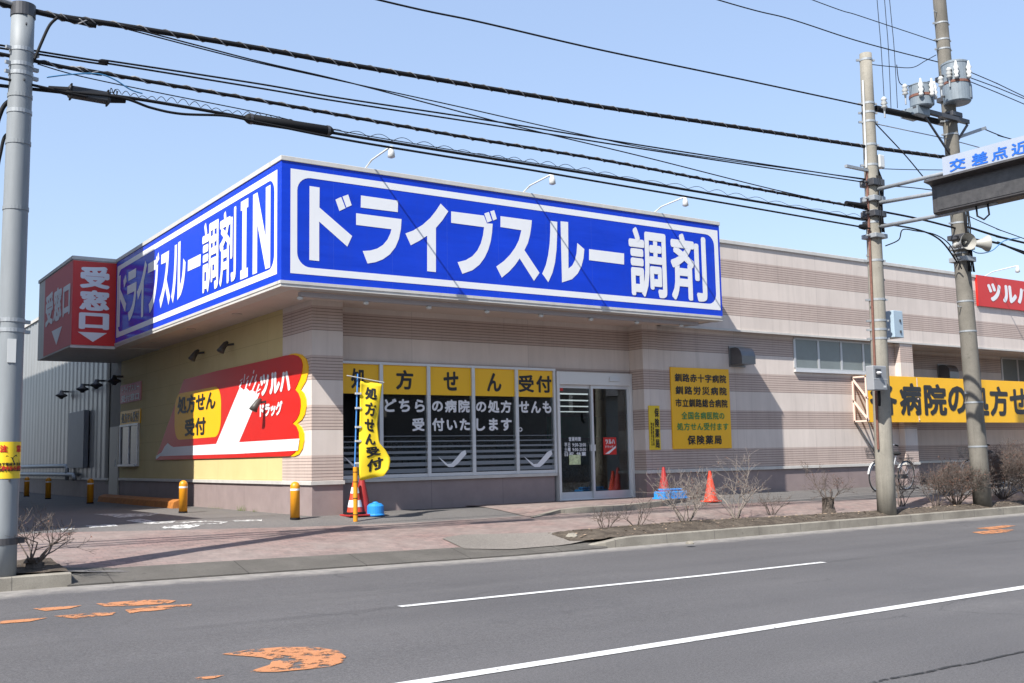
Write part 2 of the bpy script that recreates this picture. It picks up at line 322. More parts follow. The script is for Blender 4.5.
BARK = mat('shrub bark', (0.105, 0.083, 0.070), 0.9, noise=0.35, nscale=14); BARKL = mat('pale shrub bark', (0.20, 0.17, 0.145), 0.9, noise=0.3, nscale=14); DRYL = mat('dry brown leaf', (0.14, 0.062, 0.040), 0.85, noise=0.4, nscale=30); STUMP = mat('stump wood', (0.085, 0.068, 0.055), 0.95, noise=0.5, nscale=25, bump=1.0, bscale=40)
PAINT = worn_paint_mat('white road paint', (0.60, 0.60, 0.59), (0.2, 0.195, 0.19), 0.40); OPAINT = worn_paint_mat('worn orange road paint', (0.46, 0.20, 0.09), (0.105, 0.10, 0.102), 0.466, 6.0); WPAINT = worn_paint_mat('worn lane lettering', (0.62, 0.62, 0.60), (0.17, 0.16, 0.155), 0.49)
GLASS = glass_mat('clear shop glass', (0.86, 0.90, 0.90)); FROST = mat('frosted grey pane', (0.16, 0.185, 0.185), 0.16, noise=0.12, nscale=1.5); FILM = mat('frosted film strip', (0.17, 0.19, 0.21), 0.5)
INW = mat('interior wall', (0.15, 0.155, 0.15), 0.9); INF = mat('interior floor', (0.15, 0.146, 0.14), 0.4); SHELFM = mat('shop shelf', (0.10, 0.10, 0.105), 0.6, noise=0.5, nscale=14)
PINK = mat('faded pink sign', (0.60, 0.22, 0.25), 0.5, noise=0.1); CYANL = mat('road sign blue letter', (0.015, 0.11, 0.50), 0.4); PALE = mat('pale blue sign sheet', (0.31, 0.35, 0.42), 0.4, noise=0.05); TYRE = mat('tyre rubber', (0.02, 0.02, 0.02), 0.8); CHROME = mat('bare bike metal', (0.6, 0.6, 0.6), 0.25, 0.8)
NEIGH = mat('unseen neighbour grey render', (0.50, 0.485, 0.46), 0.85, noise=0.12, nscale=1.5, streak=0.2)

# ------------------------------------------------------------------ lettering
_cache = {}
def glyphs(chars):
    for c in sorted(set(chars)):
        if c in _cache or c == ' ': continue
        cu = bpy.data.curves.new('glyph', 'FONT'); cu.body = c; cu.resolution_u = 3
        o = bpy.data.objects.new('glyph', cu); me = o.to_mesh()
        _cache[c] = ([(v.co.x, v.co.y) for v in me.vertices], [tuple(p.vertices) for p in me.polygons])
        o.to_mesh_clear(); bpy.data.objects.remove(o); bpy.data.curves.remove(cu)
def text(mb, body, f, rect, bold=0.03, sp=0.04, vertical=False, d0=0.0, shear=0.0):
    """fit a line of writing into rect (u0,v0,u1,v1) of the surface f(u,v,depth); heavier strokes from shifted copies"""
    glyphs(body); V = []; Fs = []; pen = 0.0
    for c in body:
        if c != ' ':
            gv, gf = _cache[c]; xs = [p[0] for p in gv]
            if c.isascii() and not vertical:
                ox = pen - min(xs) + 0.04; adv = max(xs) - min(xs) + 0.08
            else: ox = pen; adv = 1.0
            n = len(V)
            V += [((x, y - pen) if vertical else (x + ox, y)) for x, y in gv]; Fs += [tuple(i + n for i in q) for q in gf]
        else: adv = 0.45
        pen += adv + sp
    xs = [p[0] for p in V]; ys = [p[1] for p in V]; x0, x1, y0, y1 = min(xs) - bold, max(xs) + bold, min(ys) - bold, max(ys) + bold
    u0, v0, u1, v1 = rect; su = (u1 - u0) / (x1 - x0); sv = (v1 - v0) / (y1 - y0)
    offs = [(0, 0)] + ([(bold * math.cos(k * math.pi / 4), bold * math.sin(k * math.pi / 4)) for k in range(8)] if bold else [])
    for i, (dx, dy) in enumerate(offs):
        mb.add([f(u0 + (x + dx - x0) * su + shear * (v0 + (y + dy - y0) * sv - (v0 + v1) / 2), v0 + (y + dy - y0) * sv, d0 + 0.0007 * i) for x, y in V], Fs)
def fy(Y): return lambda u, v, d=0.0: Vector((u, Y - d, v))           # a face looking towards the road
def fx(X): return lambda u, v, d=0.0: Vector((X - d, -u, v))          # a face looking along the drive-through lane
def rrect(u0, v0, u1, v1, r, n=7):
    P = []
    for cx_, cy_, a in ((u1 - r, v1 - r, 0), (u0 + r, v1 - r, 90), (u0 + r, v0 + r, 180), (u1 - r, v0 + r, 270)):
        P += [(cx_ + r * math.cos(math.radians(a + 90 * k / n)), cy_ + r * math.sin(math.radians(a + 90 * k / n))) for k in range(n + 1)]
    return P
def frame_uv(mb, f, u0, v0, u1, v1, t, r, d):                          # square outside, rounded inside
    inn = rrect(u0 + t, v0 + t, u1 - t, v1 - t, r); n = 8; out_ = []
    for (x, y) in inn:
        cx_, cy_ = (u0 + u1) / 2, (v0 + v1) / 2
        out_.append((x, y))
    cor = [(u1, v1), (u0, v1), (u0, v0), (u1, v0)]
    for k in range(4):
        seg = inn[k*n:(k+1)*n]; nx = inn[((k+1) % 4)*n]
        for i in range(n - 1): mb.poly([f(*seg[i], d), f(*seg[i+1], d), f(*cor[k], d)])
        mb.poly([f(*seg[-1], d), f(*nx, d), f(*cor[(k+1) % 4], d), f(*cor[k], d)])

# ------------------------------------------------------------------ ground
g = MB(); g.box(-400, 600, -300, 900, -0.6, -0.35); struct(g, 'ground', APRON)
xs_ = [-60 + i * 0.5 for i in range(281)]
g = MB(); g.grid(lambda x, y: (x, y, zr(x) * cl((y - 7) / 6)), [x for x in xs_], [-40, -10, -2, 1, 4, 7, 9, 11, 13, 14.0, 14.7]); struct(g, 'road', ROAD)
ys_ = [14.8 + i * 0.25 for i in range(22)] + [20, 24, 30, 40, 60, 90]
g = MB(); g.grid(lambda x, y: (x, y, gz(x, y)), xs_, ys_); struct(g, 'forecourt_asphalt', APRON)
def strip(mb, xs, lo, hi, n, dz):
    mb.grid(lambda x, t: (x, lo(x) + (hi(x) - lo(x)) * t, gz(x, lo(x) + (hi(x) - lo(x)) * t) + dz), xs, [i / n for i in range(n + 1)])
def lerp_pts(P):
    P = sorted((p.x, p.y) for p in P)
    def q(x):
        if x <= P[0][0]: return P[0][1]
        for a, b in zip(P, P[1:]):
            if x <= b[0]: return a[1] + (b[1] - a[1]) * (x - a[0]) / max(1e-6, b[0] - a[0])
        return P[-1][1]
    return q
pink_hi = lerp_pts([grd(*p) for p in ((50, 533), (150, 531), (260, 528.5), (340, 526), (430, 522), (530, 516), (600, 511), (660, 507), (780, 502), (877, 499.6), (1015, 493))])
g = MB(); strip(g, [x for x in xs_ if -30 <= x <= 50], lambda x: kerb_y(x) + 0.55, lambda x: pink_hi(x), 14, 0.008); struct(g, 'sidewalk', PAVER)
g = MB(); gxs = [x for x in xs_ if 3.0 <= x <= 12]
for gxs in ([3.05 + i * .25 for i in range(36)], [26.6 + i * .5 for i in range(50)]): g.grid(lambda x, t: (x, kerb_y(x) - 0.02 + 0.60 * t, zr(x) - 0.02 if t < 0.001 else (zr(x) + 0.02) * (1 - t) + (gz(x, kerb_y(x) + 0.58) + 0.016) * t), gxs, [0.0, 0.004, 0.2, 0.4, 0.6, 0.8, 1.0]); struct(g, 'gutter_slab', GUTTER)
bed_hi = lerp_pts([grd(*p) for p in ((575, 531.5), (640, 526), (690, 522), (800, 516.6), (877, 512), (960, 506), (1010, 502))])
X0, X1 = 11.3, 26.6
patch_hi = lerp_pts([grd(*p) for p in ((432, 542), (460, 536), (560, 533))])
g = MB(); strip(g, [9.2 + i * 0.25 for i in range(14)], lambda x: kerb_y(x) + 0.25 + 0.3 * cl((9.9 - x)), lambda x: patch_hi(x), 6, 0.022); struct(g, 'pavement_patch', PATCH)
rnd = random.Random(3)
g = MB()
by0 = lambda x: 14.47 + .36 * (1 - cl((x - 11.2) / .8)) ** 2
g.grid(lambda x, t: (x, by0(x) + (bed_hi(x) - by0(x)) * t, gz(x, by0(x) + (bed_hi(x) - by0(x)) * t) + 0.018 + 0.05 * math.sin(math.pi * t) * cl((x - X0) * 1.5) * cl((X1 - x) * 1.5) + rnd.uniform(0, 0.018)),
       [X0 + (X1 - X0) * i / 160 for i in range(161)], [i / 12 for i in range(13)])
struct(g, 'planting_bed', SOIL)
g = MB()
g.grid(lambda x, t: (x, kerb_y(x) + 0.15 + 1.15 * t, gz(x, kerb_y(x) + 0.15 + 1.15 * t) + 0.025 + 0.04 * math.sin(math.pi * t) * cl((3.0 - x) * 2) + rnd.uniform(0, 0.02)), [-8 + i * 0.1 for i in range(112)], [i / 10 for i in range(11)])
struct(g, 'verge_soil', SOIL)
def kerb(name, x0, x1, taper0, taper1):
    mb = MB(); n = int((x1 - x0) / 0.3); b = len(mb.v)
    for i in range(n + 1):
        x = x0 + (x1 - x0) * i / n; hgt = 0.15 * min(1, cl((x - x0) / 1.0) if taper0 else 1, cl((x1 - x) / 1.0) if taper1 else 1) + 0.02
        y = kerb_y(x) + (0.35 * (1 - cl((x - x0) / 0.8)) ** 2 if taper0 else 0) + (0.5 * (1 - cl((x1 - x) / 1.2)) ** 2 if taper1 else 0); z = zr(x)
        for dy, dz in ((0, -0.05), (0.012, hgt - 0.015), (0.03, hgt), (0.155, hgt), (0.17, -0.05)): mb.v.append((x, y + dy, z + dz))
    for i in range(n):
        for k in range(4): a = b + i * 5 + k; mb.f.append((a, a + 5, a + 6, a + 1))
    for e in (b, b + n * 5): mb.f.append(tuple(e + k for k in range(5)))
    struct(mb, name, KERB)
kerb('kerb', 11.2, 26.9, True, True); kerb('kerb', -20, 3.1, False, False)
# pink landing in front of the door with its own low kerb
edge = [grd(530, 517.5), onz(556, 513, .44), onz(580, 509, .50), onz(620, 505.5, .53), onz(660, 501.5, .55)]
edge = [(p.x, p.y) for p in edge] + [(18.3, 18.75)]
g = MB(); k_ = MB()
lz = lambda x, y: max(gz(x, y) + 0.012, min(0.575, 0.14 + 0.0965 * (y - 14.45) + 0.11 * cl((x - edge[0][0]) / 1.5)))
NE = 24; ex = []
for i in range(NE + 1):
    t = i / NE * (len(edge) - 1); j = min(int(t), len(edge) - 2); t -= j; ex.append((edge[j][0] + (edge[j+1][0] - edge[j][0]) * t, edge[j][1] + (edge[j+1][1] - edge[j][1]) * t))
for j in range(7):
    for i in range(NE + 1):
        x, y = ex[i]; yy = y + (19.62 - y) * j / 6; g.v.append((x, yy, lz(x, yy)))
for j in range(6):
    for i in range(NE): a = j * (NE + 1) + i; g.f.append((a, a + 1, a + NE + 2, a + NE + 1))
struct(g, 'door_landing', PAVER)
for i in range(NE):
    (xa, ya), (xb, yb) = ex[i], ex[i + 1]; za, zb = lz(xa, ya) + 0.006, lz(xb, yb) + 0.006
    k_.add([(xa, ya - .13, gz(xa, ya) - .1), (xb, yb - .13, gz(xb, yb) - .1), (xb, yb - .13, zb), (xa, ya - .13, za), (xb, yb + .02, zb), (xa, ya + .02, za)], [(0, 1, 2, 3), (3, 2, 4, 5)])
struct(k_, 'landing_kerb', KERB)
# road markings
def mark(name, m, pts, z=0.006):
    mb = MB(); mb.poly([(x, y, z + zr(x) * cl((y - 7) / 6)) for x, y in pts]); struct(mb, name, m)
mb = MB(); P = [onz(*p, 0) for p in ((1040, 648.5), (1000, 657), (975, 663), (950, 667), (925, 673), (890, 679), (860, 686))]
for i in range(len(P) - 1):
    for w_, x_ in ((.018, 0),): mb.add([(P[i].x, P[i].y - w_, .005), (P[i+1].x, P[i+1].y - w_, .005), (P[i+1].x, P[i+1].y + w_, .005), (P[i].x, P[i].y + w_, .005)], [(0, 1, 2, 3)])
struct(mb, 'tar_seam', worn_paint_mat('tar', (0.03, 0.03, 0.03), (0, 0, 0), 0.47, 12.0))
mb = MB(); us = [-30 + i * 0.5 for i in range(201)]
mb.grid(lambda x, y: (x, y, 0.006 + zr(x) * cl((y - 7) / 6)), us, [6.76, 6.92]); struct(mb, 'centre_line', PAINT)
a, b = onz(400, 605, zr(5.7)), onz(818, 562, 0); mb = MB()
for s0 in (-18.2, -7.0, a.x, 24.5):
    mb.grid(lambda x, y: (x, y, 0.006 + zr(x) * cl((y - 7) / 6)), [s0 + (b.x - a.x) * i / 12 for i in range(13)], [10.16, 10.28])
struct(mb, 'lane_dashes', PAINT)
def ringpts(P, z=0.0): return [(onz(x, y, z).x, onz(x, y, z).y) for x, y in P]
o = 0.07
for P in ([(222, 648), (250, 643.5), (280, 641), (315, 640.5), (338, 643.5), (346, 649), (343, 654), (330, 658), (305, 661), (277, 663.5), (247, 664), (270, 657), (272, 653), (262, 650.5), (245, 649.5)],
          [(96, 603.5), (130, 600.5), (160, 598.5), (176, 599.5), (170, 602), (140, 604.5), (105, 606)], [(33, 608.5), (60, 606.5), (82, 605), (70, 608), (45, 610.5)],
          [(125, 609), (160, 604.5), (192, 602.5), (190, 605), (165, 608), (130, 612)], [(54, 615), (90, 612), (116, 611), (112, 613.5), (75, 617)], [(0, 620), (25, 618), (48, 616.5), (30, 620), (0, 622.5)],
          [(195, 669), (213, 667.5), (225, 666.5), (214, 669.5), (198, 671)]):
    mark('orange_marking', OPAINT, ringpts(P, zr(onz(*P[0], 0).x)))
for P in ([(976, 528.5), (1005, 525.5), (1016, 526), (992, 530)], [(972, 532.5), (1000, 529.5), (1014, 530), (1006, 532.5), (985, 534.5)]): mark('orange_marking', OPAINT, ringpts(P))
mb = MB()                                                # faded writing and arrows on the lane
for P in ([(94, 514.3), (160, 513.5), (150, 516), (118, 518), (112, 516.5)], [(126, 521), (140, 519), (158, 522), (176, 521), (172, 523.5), (150, 524.5)], [(160, 527), (185, 524.5), (202, 525.5), (190, 528.5), (165, 529)],
          [(175, 522.5), (205, 521), (228, 522), (222, 523.8), (195, 524.8)], [(232, 520.5), (262, 519.8), (262, 521.3), (235, 521.8)], [(85, 526), (115, 524.5), (118, 526.5), (90, 528)], [(60, 529), (72, 527.5), (75, 529.5), (62, 531)]):
    q = [grd(*p) for p in P]; mb.poly([(p.x, p.y, p.z + 0.006) for p in q])
struct(mb, 'lane_lettering', WPAINT)

# ------------------------------------------------------------------ the shop building
WX = 8.36; PY = 18.95; DY = 19.6; RY = 19.15; SY = 17.6; SX = 7.18; ZT = 7.06; ZE = 4.72; RX1 = 48.0
B = thing('drugstore_building', (WX, PY, 0.5), 'long low beige drugstore with banded siding and cream side wall', 'building')
pA = (WX, 9.02); pB = (16.99, 17.48); P2Y = 19.09; RY2 = 20.35
m = MB(); m.box(pA[1] - .05, pB[0] + .05, DY, DY + .2, 3.562, 4.8); m.build('front_wall', SIDING, B)
pc0, pc1 = ony(903, 400, PY).x, ony(915.5, 400, PY).x
m = MB(); m.box(pB[1], pc1 - .1, RY, RY + .2, 1.2, ZE); m.build('front_wall', SIDING, B)
m = MB(); m.box(pc1 - .1, RX1, RY2, RY2 + .2, 1.2, ZE); m.build('front_wall', SIDING, B)
m = MB(); m.box(pc1 - .1, RX1, PY + .31, RY2, ZE - .02, ZE + .05); m.build('soffit', SOFF, B)
m = MB(); m.box(pB[1] - .02, RX1, PY, PY + .3, ZE, ZT - .1); m.build('parapet_wall', SIDING, B)
m = MB(); m.box(pB[1] - .05, RX1 + .05, PY - .04, PY + .36, ZT - .1, ZT); m.build('parapet_cap', TRIM, B, bevel=.01)
m = MB(); m.box(pB[1], RX1, PY - .03, PY + .02, ZE - .03, ZE + .02); m.build('eave_trim', TRIM, B)
pil = [(WX, pA[1], PY, 20.4), (pB[0], pB[1], P2Y, DY + .1)]
pil += [(pc0, pc1, PY + .004, RY2 + .05), (pc0 + 9.6, pc1 + 9.6, PY + .004, RY2 + .05)]
for i, (a, b, c, d) in enumerate(pil):
    m = MB(); m.box(a, b, c, d, 1.2, 4.76 if i < 2 else ZE - .035); m.build('pillar', SIDING, B)
    m = MB(); m.box(a - (.0 if i else -.012), b, c - .0 + .012, d, 0.3, 1.14); m.build('pillar_base', TILE, B)
    m = MB(); m.box(a - .025, b + .02, c - .03, d, 1.14, 1.21); m.build('pillar_sill', TRIM, B)
m = MB(); m.box(pA[1] - .05, 14.62, DY - .02, DY + .2, 0.3, 1.148); m.build('base_course', TILE, B)
for xa, xb, yy in ((pB[1], pc0 - .03, RY), (pc1 + .02, pc0 + 9.55, RY2), (pc1 + 9.63, RX1, RY2)):
    m = MB(); m.box(xa, xb, yy + .015, yy + .2, 0.3, 1.14); m.build('base_course', TILE, B)
    m = MB(); m.box(xa + .003, xb, yy - .035, yy + .1, 1.14, 1.21); m.build('sill_trim', TRIM, B)
m = MB(); m.box(WX + .012, WX + .2, 20.4, 33.0, 0.3, 1.14); m.build('base_course', TILE, B)
m = MB(); m.box(WX - .03, WX + .1, 20.4, 33.0, 1.14, 1.21); m.build('sill_trim', TRIM, B)
m = MB(); m.box(WX, WX + .2, 20.4, 33.0, 1.2, 4.76); m.build('cream_side_wall', CREAM, B)
# metal-clad rear part
m = MB(); nC = 210
for i in range(nC + 1):
    for z in (1.16, 7.5): m.v.append((WX + (0.0 if i % 4 in (0, 1) else 0.022), 34.2 + i * 0.15, z))
for i in range(nC): m.f.append((2*i, 2*i+2, 2*i+3, 2*i+1))
m.build('corrugated_wall', CORR, B)
m = MB(); m.box(WX + .01, WX + .2, 34.2, 66, .3, 1.14); m.build('base_course', TILE, B)
m = MB(); m.box(WX - .04, WX + .1, 34.2, 66, 1.13, 1.19); m.build('sill_trim', TRIM, B)
m = MB(); m.box(WX - .06, WX + .3, 34.66, 66, 7.5, 7.62); m.build('parapet_cap', TRIM, B)
m = MB(); m.box(WX, WX + .3, 33.0, 34.66, 1.0, 7.3); m.build('door_surround', mat('dark panel', (0.22, 0.2, 0.17), .7, noise=.1), B)
d_ = MB(); d_.box(WX - .03, WX + .02, 33.05, 34.1, .55, 2.76); sd = d_.build('side_door', mat('cream door', (0.5, 0.46, 0.38), .5), B)
h_ = MB(); h_.cyl((WX - .07, 33.2, 1.55), (WX - .07, 33.2, 1.75), .015); h_.build('handle', ALU, sd)
m = MB(); m.box(WX + .21, 60, 19.8, 66, ZT - .3, ZT - .25); m.build('roof', mat('roof sheet', (.4, .4, .39), .8), B)
m = MB(); m.box(WX + .2, 60, 65.9, 66, .4, 7.4); m.build('rear_wall', CORR, B)
m = MB(); m.box(WX - .18, WX - .02, 36.9, 39.2, 1.52, 3.43); m.build('equipment_cabinet', mat('grey cabinet', (.2, .21, .23), .5, noise=.08), B, bevel=.01)
for z, y0, y1 in ((1.60, 39.4, 52), (1.30, 38.2, 52)):
    m = MB(); m.tube([(WX - .14, y1, z), (WX - .14, y0 + .2, z), (WX - .14, y0, z - .1), (WX - .14, y0, 1.1)], .07, 10); m.build('drain_pipe', GALV, B, smooth=True)
# soffit under the big sign
m = MB(); m.box(SX + .03, 18.18, SY + .03, DY + .1, 4.72, 4.76); m.box(SX + .03, WX + .1, DY + .1, 29.1, 4.72, 4.76); m.build('soffit', SOFF, B)
for px, py in ((237, 314), (191, 329), (155, 342)):
    p = onz(px, py, 4.72); m = MB(); m.lathe((p.x, p.y, 4.70), [(.09, 0), (.11, .005), (.11, .03)], 20); m.build('recessed_downlight', mat('downlight rim', (.45, .4, .36), .4), B)
# storage windows under the eave
def high_window(x0, x1, n, RY=RY):
    fr = MB(); z0, z1 = 3.78, ZE - .045; yb = RY - .03
    fr.box(x0, x1, yb, RY + .06, z0, z0 + .07); fr.box(x0, x1, yb, RY + .06, z1 - .05, z1); pw = (x1 - x0) / n
    for i in range(n + 1): fr.box(x0 + i * pw - .04, x0 + i * pw + .04, yb + .003, RY + .05, z0 + .07, z1 - .05)
    fo = fr.build('high_window', mat('grey window frame', (.46, .47, .48), .4, .3), B)
    p_ = MB(); p_.box(x0 + .04, x1 - .04, RY - .012, RY - .006, z0 + .05, z1 - .04); p_.build('pane', FROST, fo)
    s_ = MB(); s_.box(x0 - .05, x1 + .05, RY - .08, RY - .002, z0 - .05, z0 - .003); s_.build('sill', ALU, fo)
high_window(ony(794, 350, RY).x, ony(794, 350, RY).x + 3.9, 4); high_window(ony(1001, 360, RY2).x, ony(1001, 360, RY2).x + 3.9, 4, RY2)
def vent_hood(x0, RY=RY):
    m = MB(); P = [(RY - .0, 4.28), (RY - .20, 4.28), (RY - .31, 4.25), (RY - .38, 4.17), (RY - .42, 4.05), (RY - .42, 3.84), (RY, 3.84)]
    m.poly([(x0, y, z) for y, z in P], (.50, 0, 0)); m.build('vent_hood', mat('dark stainless', (.16, .16, .165), .3, .7, noise=.1), B)
    m = MB(); m.box(x0 - .04, x0 + .54, RY - .03, RY + .02, 3.79, 4.32); m.build('hood_flange', mat('hood flange', (.22, .22, .22), .4, .5), B)
vent_hood(ony(727, 360, RY).x + .1); vent_hood(ony(937, 357, RY2).x, RY2)
# ---- shop windows
WZ0, WZ1, BZ = 1.22, 3.56, 2.95
mx_ = [9.1] + [ony(px, 370, DY).x for px in (380, 427.3, 471.8, 515)] + [14.66]
words = ['処', '方', 'せ', 'ん', '受付']
f0 = fy(DY); pos = {0: (350.5, 366), 1: (395.5, 413), 2: (443, 458), 3: (486.5, 501), 4: (518, 551)}
fr = MB(); fr.box(9.02, 14.68, DY - .07, DY + .1, WZ1, WZ1 + .05); fr.build('window_head', ALU, B)
fr = MB(); fr.box(9.02, 14.66, DY - .08, DY + .1, 1.15, WZ0 - .004); fr.build('window_sill', TRIM, B)
for i in range(5):
    x0, x1 = mx_[i], mx_[i + 1]; fr = MB()
    fr.box(x0 - .04, x0 + .04, DY - .06, DY + .06, WZ0, WZ1)
    if i == 4: fr.box(x1 - .04, x1 + .02, DY - .06, DY + .06, WZ0, WZ1)
    fr.box(x0 + .04, x1 - .04, DY - .045, DY + .04, WZ0, WZ0 + .07)
    wo = fr.build('shop_window', ALU, B)
    p_ = MB(); p_.box(x0 + .03, x1 - .03, DY - .008, DY + .002, WZ0 + .04, WZ1); p_.build('pane', GLASS, wo)
    h_ = MB(); h_.box(x0 + .04, x1 - .04, DY - .014, DY - .011, BZ, WZ1); h_.build('header_film', AMBERW, wo)
    t_ = MB(); a, b = pos[i]; text(t_, words[i], f0, (ony(a, 380, DY).x, 3.05, ony(b, 380, DY).x, 3.47 if i < 4 else 3.45), .035, .12, d0=.016); t_.build('header_lettering', BLACK, wo)
    s_ = MB(); z = WZ0 + .09
    for hh, gp in ((.085, .05), (.08, .055), (.07, .06), (.055, .07), (.04, .08), (.025, .09), (.014, .1)): s_.box(x0 + .04, x1 - .04, DY - .012, DY - .010, z, z + hh); z += hh + gp
    s_.build('frosted_strips', FILM, wo)
    t_ = MB()
    for body, ya, yb, rng in (('どちらの病院の処方せんも', 2.58, 2.86, (382, 551)), ('受付いたします。', 2.18, 2.46, (411.5, 521))):
        X0_, X1_ = ony(rng[0], 410, DY).x, ony(rng[1], 410, DY).x
        cells = {'どちらの病院の処方せんも': [(0, 'どちら', 384, 424.5), (1, 'の病院', 431.5, 469.5), (2, 'の処方', 475.5, 511), (3, 'せんも', 518.5, 551)],
                 '受付いたします。': [(0, '受', 411.5, 424), (1, '付いた', 431.5, 469.5), (2, 'します', 475.5, 511), (3, '。', 517.5, 521.5)]}[body]
        for wi, s, p0, p1 in cells:
            if wi + 1 == i:
                zz = (ya, yb) if s != '。' else (ya - .02, ya + .08)
                text(t_, s, f0, (ony(p0, 410, DY).x, zz[0], ony(p1, 410, DY).x, zz[1]), .04 if s != '。' else 0.01, .1, d0=.016)
    if i in (0, 2, 4):                                   # pale swoosh emblem low on the glass
        c = {0: 343, 2: 437, 4: 523}[i]; q = lambda dx, dy: f0(ony(c + dx, 455, DY).x, ony(c + dx, 455 + dy, DY).z, .018)
        t_.poly([q(0, 1), q(10, 9), q(11, 12), q(8, 10)]); t_.poly([q(10, 9), q(14, 8.5), q(24, -3), q(28, -5), q(29, -1), q(20, 9), q(16, 12), q(11, 12)])
    if t_.v: t_.build('slogan_lettering', WHITE, wo)
# ---- sliding door
dx0, dx1 = 14.70, 16.98; dz0, dz1 = .56, 3.555
fr = MB(); fr.box(dx0, dx0 + .07, DY - .1, DY + .1, dz0, dz1); fr.box(dx1 - .07, dx1, DY - .1, DY + .1, dz0, dz1); fr.box(dx0 + .07, dx1 - .07, DY - .1, DY + .1, dz1 - .30, dz1 - .003); fr.box(dx0 + .07, dx1 - .07, DY - .04, DY + .1, dz0, dz0 + .04)
do = fr.build('sliding_door', mat('silver door frame', (.66, .66, .65), .38, .2), B, bevel=.006)
xm = ony(593, 430, DY).x
for a, b, y in ((dx0 + .07, xm, DY + .03), (xm - .06, dx1 - .07, DY - .02)):
    l_ = MB(); l_.box(a, a + .06, y - .02, y + .02, dz0 + .04, dz1 - .3); l_.box(b - .06, b, y - .02, y + .02, dz0 + .04, dz1 - .3); l_.box(a + .06, b - .06, y - .02, y + .02, dz0 + .04, dz0 + .20); l_.box(a + .06, b - .06, y - .02, y + .02, dz1 - .38, dz1 - .3)
    l_.build('door_leaf', ALU, do); p_ = MB(); p_.box(a + .05, b - .05, y - .004, y + .004, dz0 + .18, dz1 - .36); p_.build('pane', GLASS, do)
h_ = MB(); h_.box(xm - .12, xm - .085, DY - .06, DY + .0, 1.7, 1.85); h_.box(xm - .03, xm + .02, DY - .06, DY - .04, 1.7, 1.85); h_.build('handle', ALU, do)
s_ = MB(); p = ony(611, 377, DY); s_.box(p.x - .15, p.x + .15, DY - .15, DY - .1, dz1 - .20, dz1 - .11); s_.build('door_sensor', ALU, do)
dl = fy(DY + .02); dr = fy(DY - .03); t_ = MB()
for k, s in enumerate(('営業時間', '平日 9:00-21:00', '土曜 9:00-21:00', '日祝 休業')):
    zc = ony(576, 439 + k * 4.6 + (1.2 if k else 0), DY).z; text(t_, s, dl, (ony(569 if k == 0 else 564.5, 440, DY).x, zc - .05, ony(581 if k == 0 else 586, 440, DY).x, zc + .05), .03, .06, d0=.006)
t_.build('opening_hours', WHITE, do)
s_ = MB(); a, b = ony(569.3, 455, DY), ony(581, 464.5, DY); s_.box(a.x, b.x, DY + .008, DY + .012, b.z, a.z); s_.build('notice', mat('pale green notice', (.55, .62, .35), .5, noise=.4, nscale=14), do)
s_ = MB(); a, b = ony(602.3, 437.5, DY), ony(615.8, 454.5, DY); s_.box(a.x, b.x, DY - .032, DY - .030, b.z, a.z); s_.build('red_sticker', RED, do)
t_ = MB(); text(t_, 'ツルハ', dr, (a.x + .06, a.z - .16, b.x - .05, a.z - .04), .05, d0=.003); text(t_, 'ドラッグ', dr, (a.x + .06, a.z - .25, a.x + .30, a.z - .19), .03, d0=.003)
t_.poly([dr(a.x + .05, b.z + .02, .003), dr(a.x + .17, b.z + .02, .003), dr(b.x - .02, b.z + .16, .003), dr(b.x - .02, b.z + .21, .003), dr(a.x + .25, b.z + .13, .003)]); t_.build('sticker_lettering', WHITE, do)
s_ = MB(); s_.box(dx0 + .14, dx0 + .25, DY + .016, DY + .02, dz1 - .45, dz1 - .35); s_.build('red_tag', RED, do)
# ---- interior seen through the glass
m = MB(); m.box(9.05, 26.45, 33.0, 33.1, .5, 3.9); m.box(9.03, 9.08, 19.75, 33.0, .5, 3.9); m.box(26.4, 26.45, 20.6, 33.0, .5, 3.9); m.box(17.0, 26.4, 20.55, 20.6, .5, 3.9); m.box(16.985, 17.03, 19.8, 20.55, .5, 3.9); m.build('interior_wall', INW, B)
m = MB(); m.box(9.08, 26.4, 19.7, 33, .5, .56); m.build('interior_floor', INF, B)
m = MB(); m.box(9.08, 26.4, 19.82, 33, 3.75, 3.8); m.build('interior_ceiling', INW, B)
rnd = random.Random(8)
for x, y, wd in ((9.6, 22.6, 2.0), (12.2, 22.9, 1.9), (14.6, 23.8, 2.1), (17.4, 23.2, 2.4), (21.0, 28.5, 3.0), (13.0, 27.5, 5.0)):
    m = MB(); m.box(x, x + wd, y + .3, y + .34, .56, 2.1)
    for z in (.62, 1.0, 1.4, 1.8): m.box(x, x + wd, y, y + .3, z, z + .03); [m.box(x + k * .16, x + k * .16 + .12, y + .04, y + .2, z + .03, z + .03 + rnd.uniform(.1, .28)) for k in range(int(wd / .16))]
    m.build('shop_shelf', SHELFM, B)
lamp = bpy.data.materials.new('lit tube'); lamp.use_nodes = True; lb = lamp.node_tree.nodes['Principled BSDF']; lb.inputs['Emission Color'].default_value = (.9, .97, 1, 1); lb.inputs['Emission Strength'].default_value = 0.42
for y in (22.0, 24.6, 27.6, 31.0):
    m = MB(); m.box(y * .752, y * .80, y, y + .05, 3.20, 3.235); m.build('tube_light', lamp, B)
m = MB(); m.box(19.2, 22.6, 26.0, 26.05, 2.1, 2.8); m.build('green_hanging_board', mat('dark green board', (.05, .30, .20), .6), B)
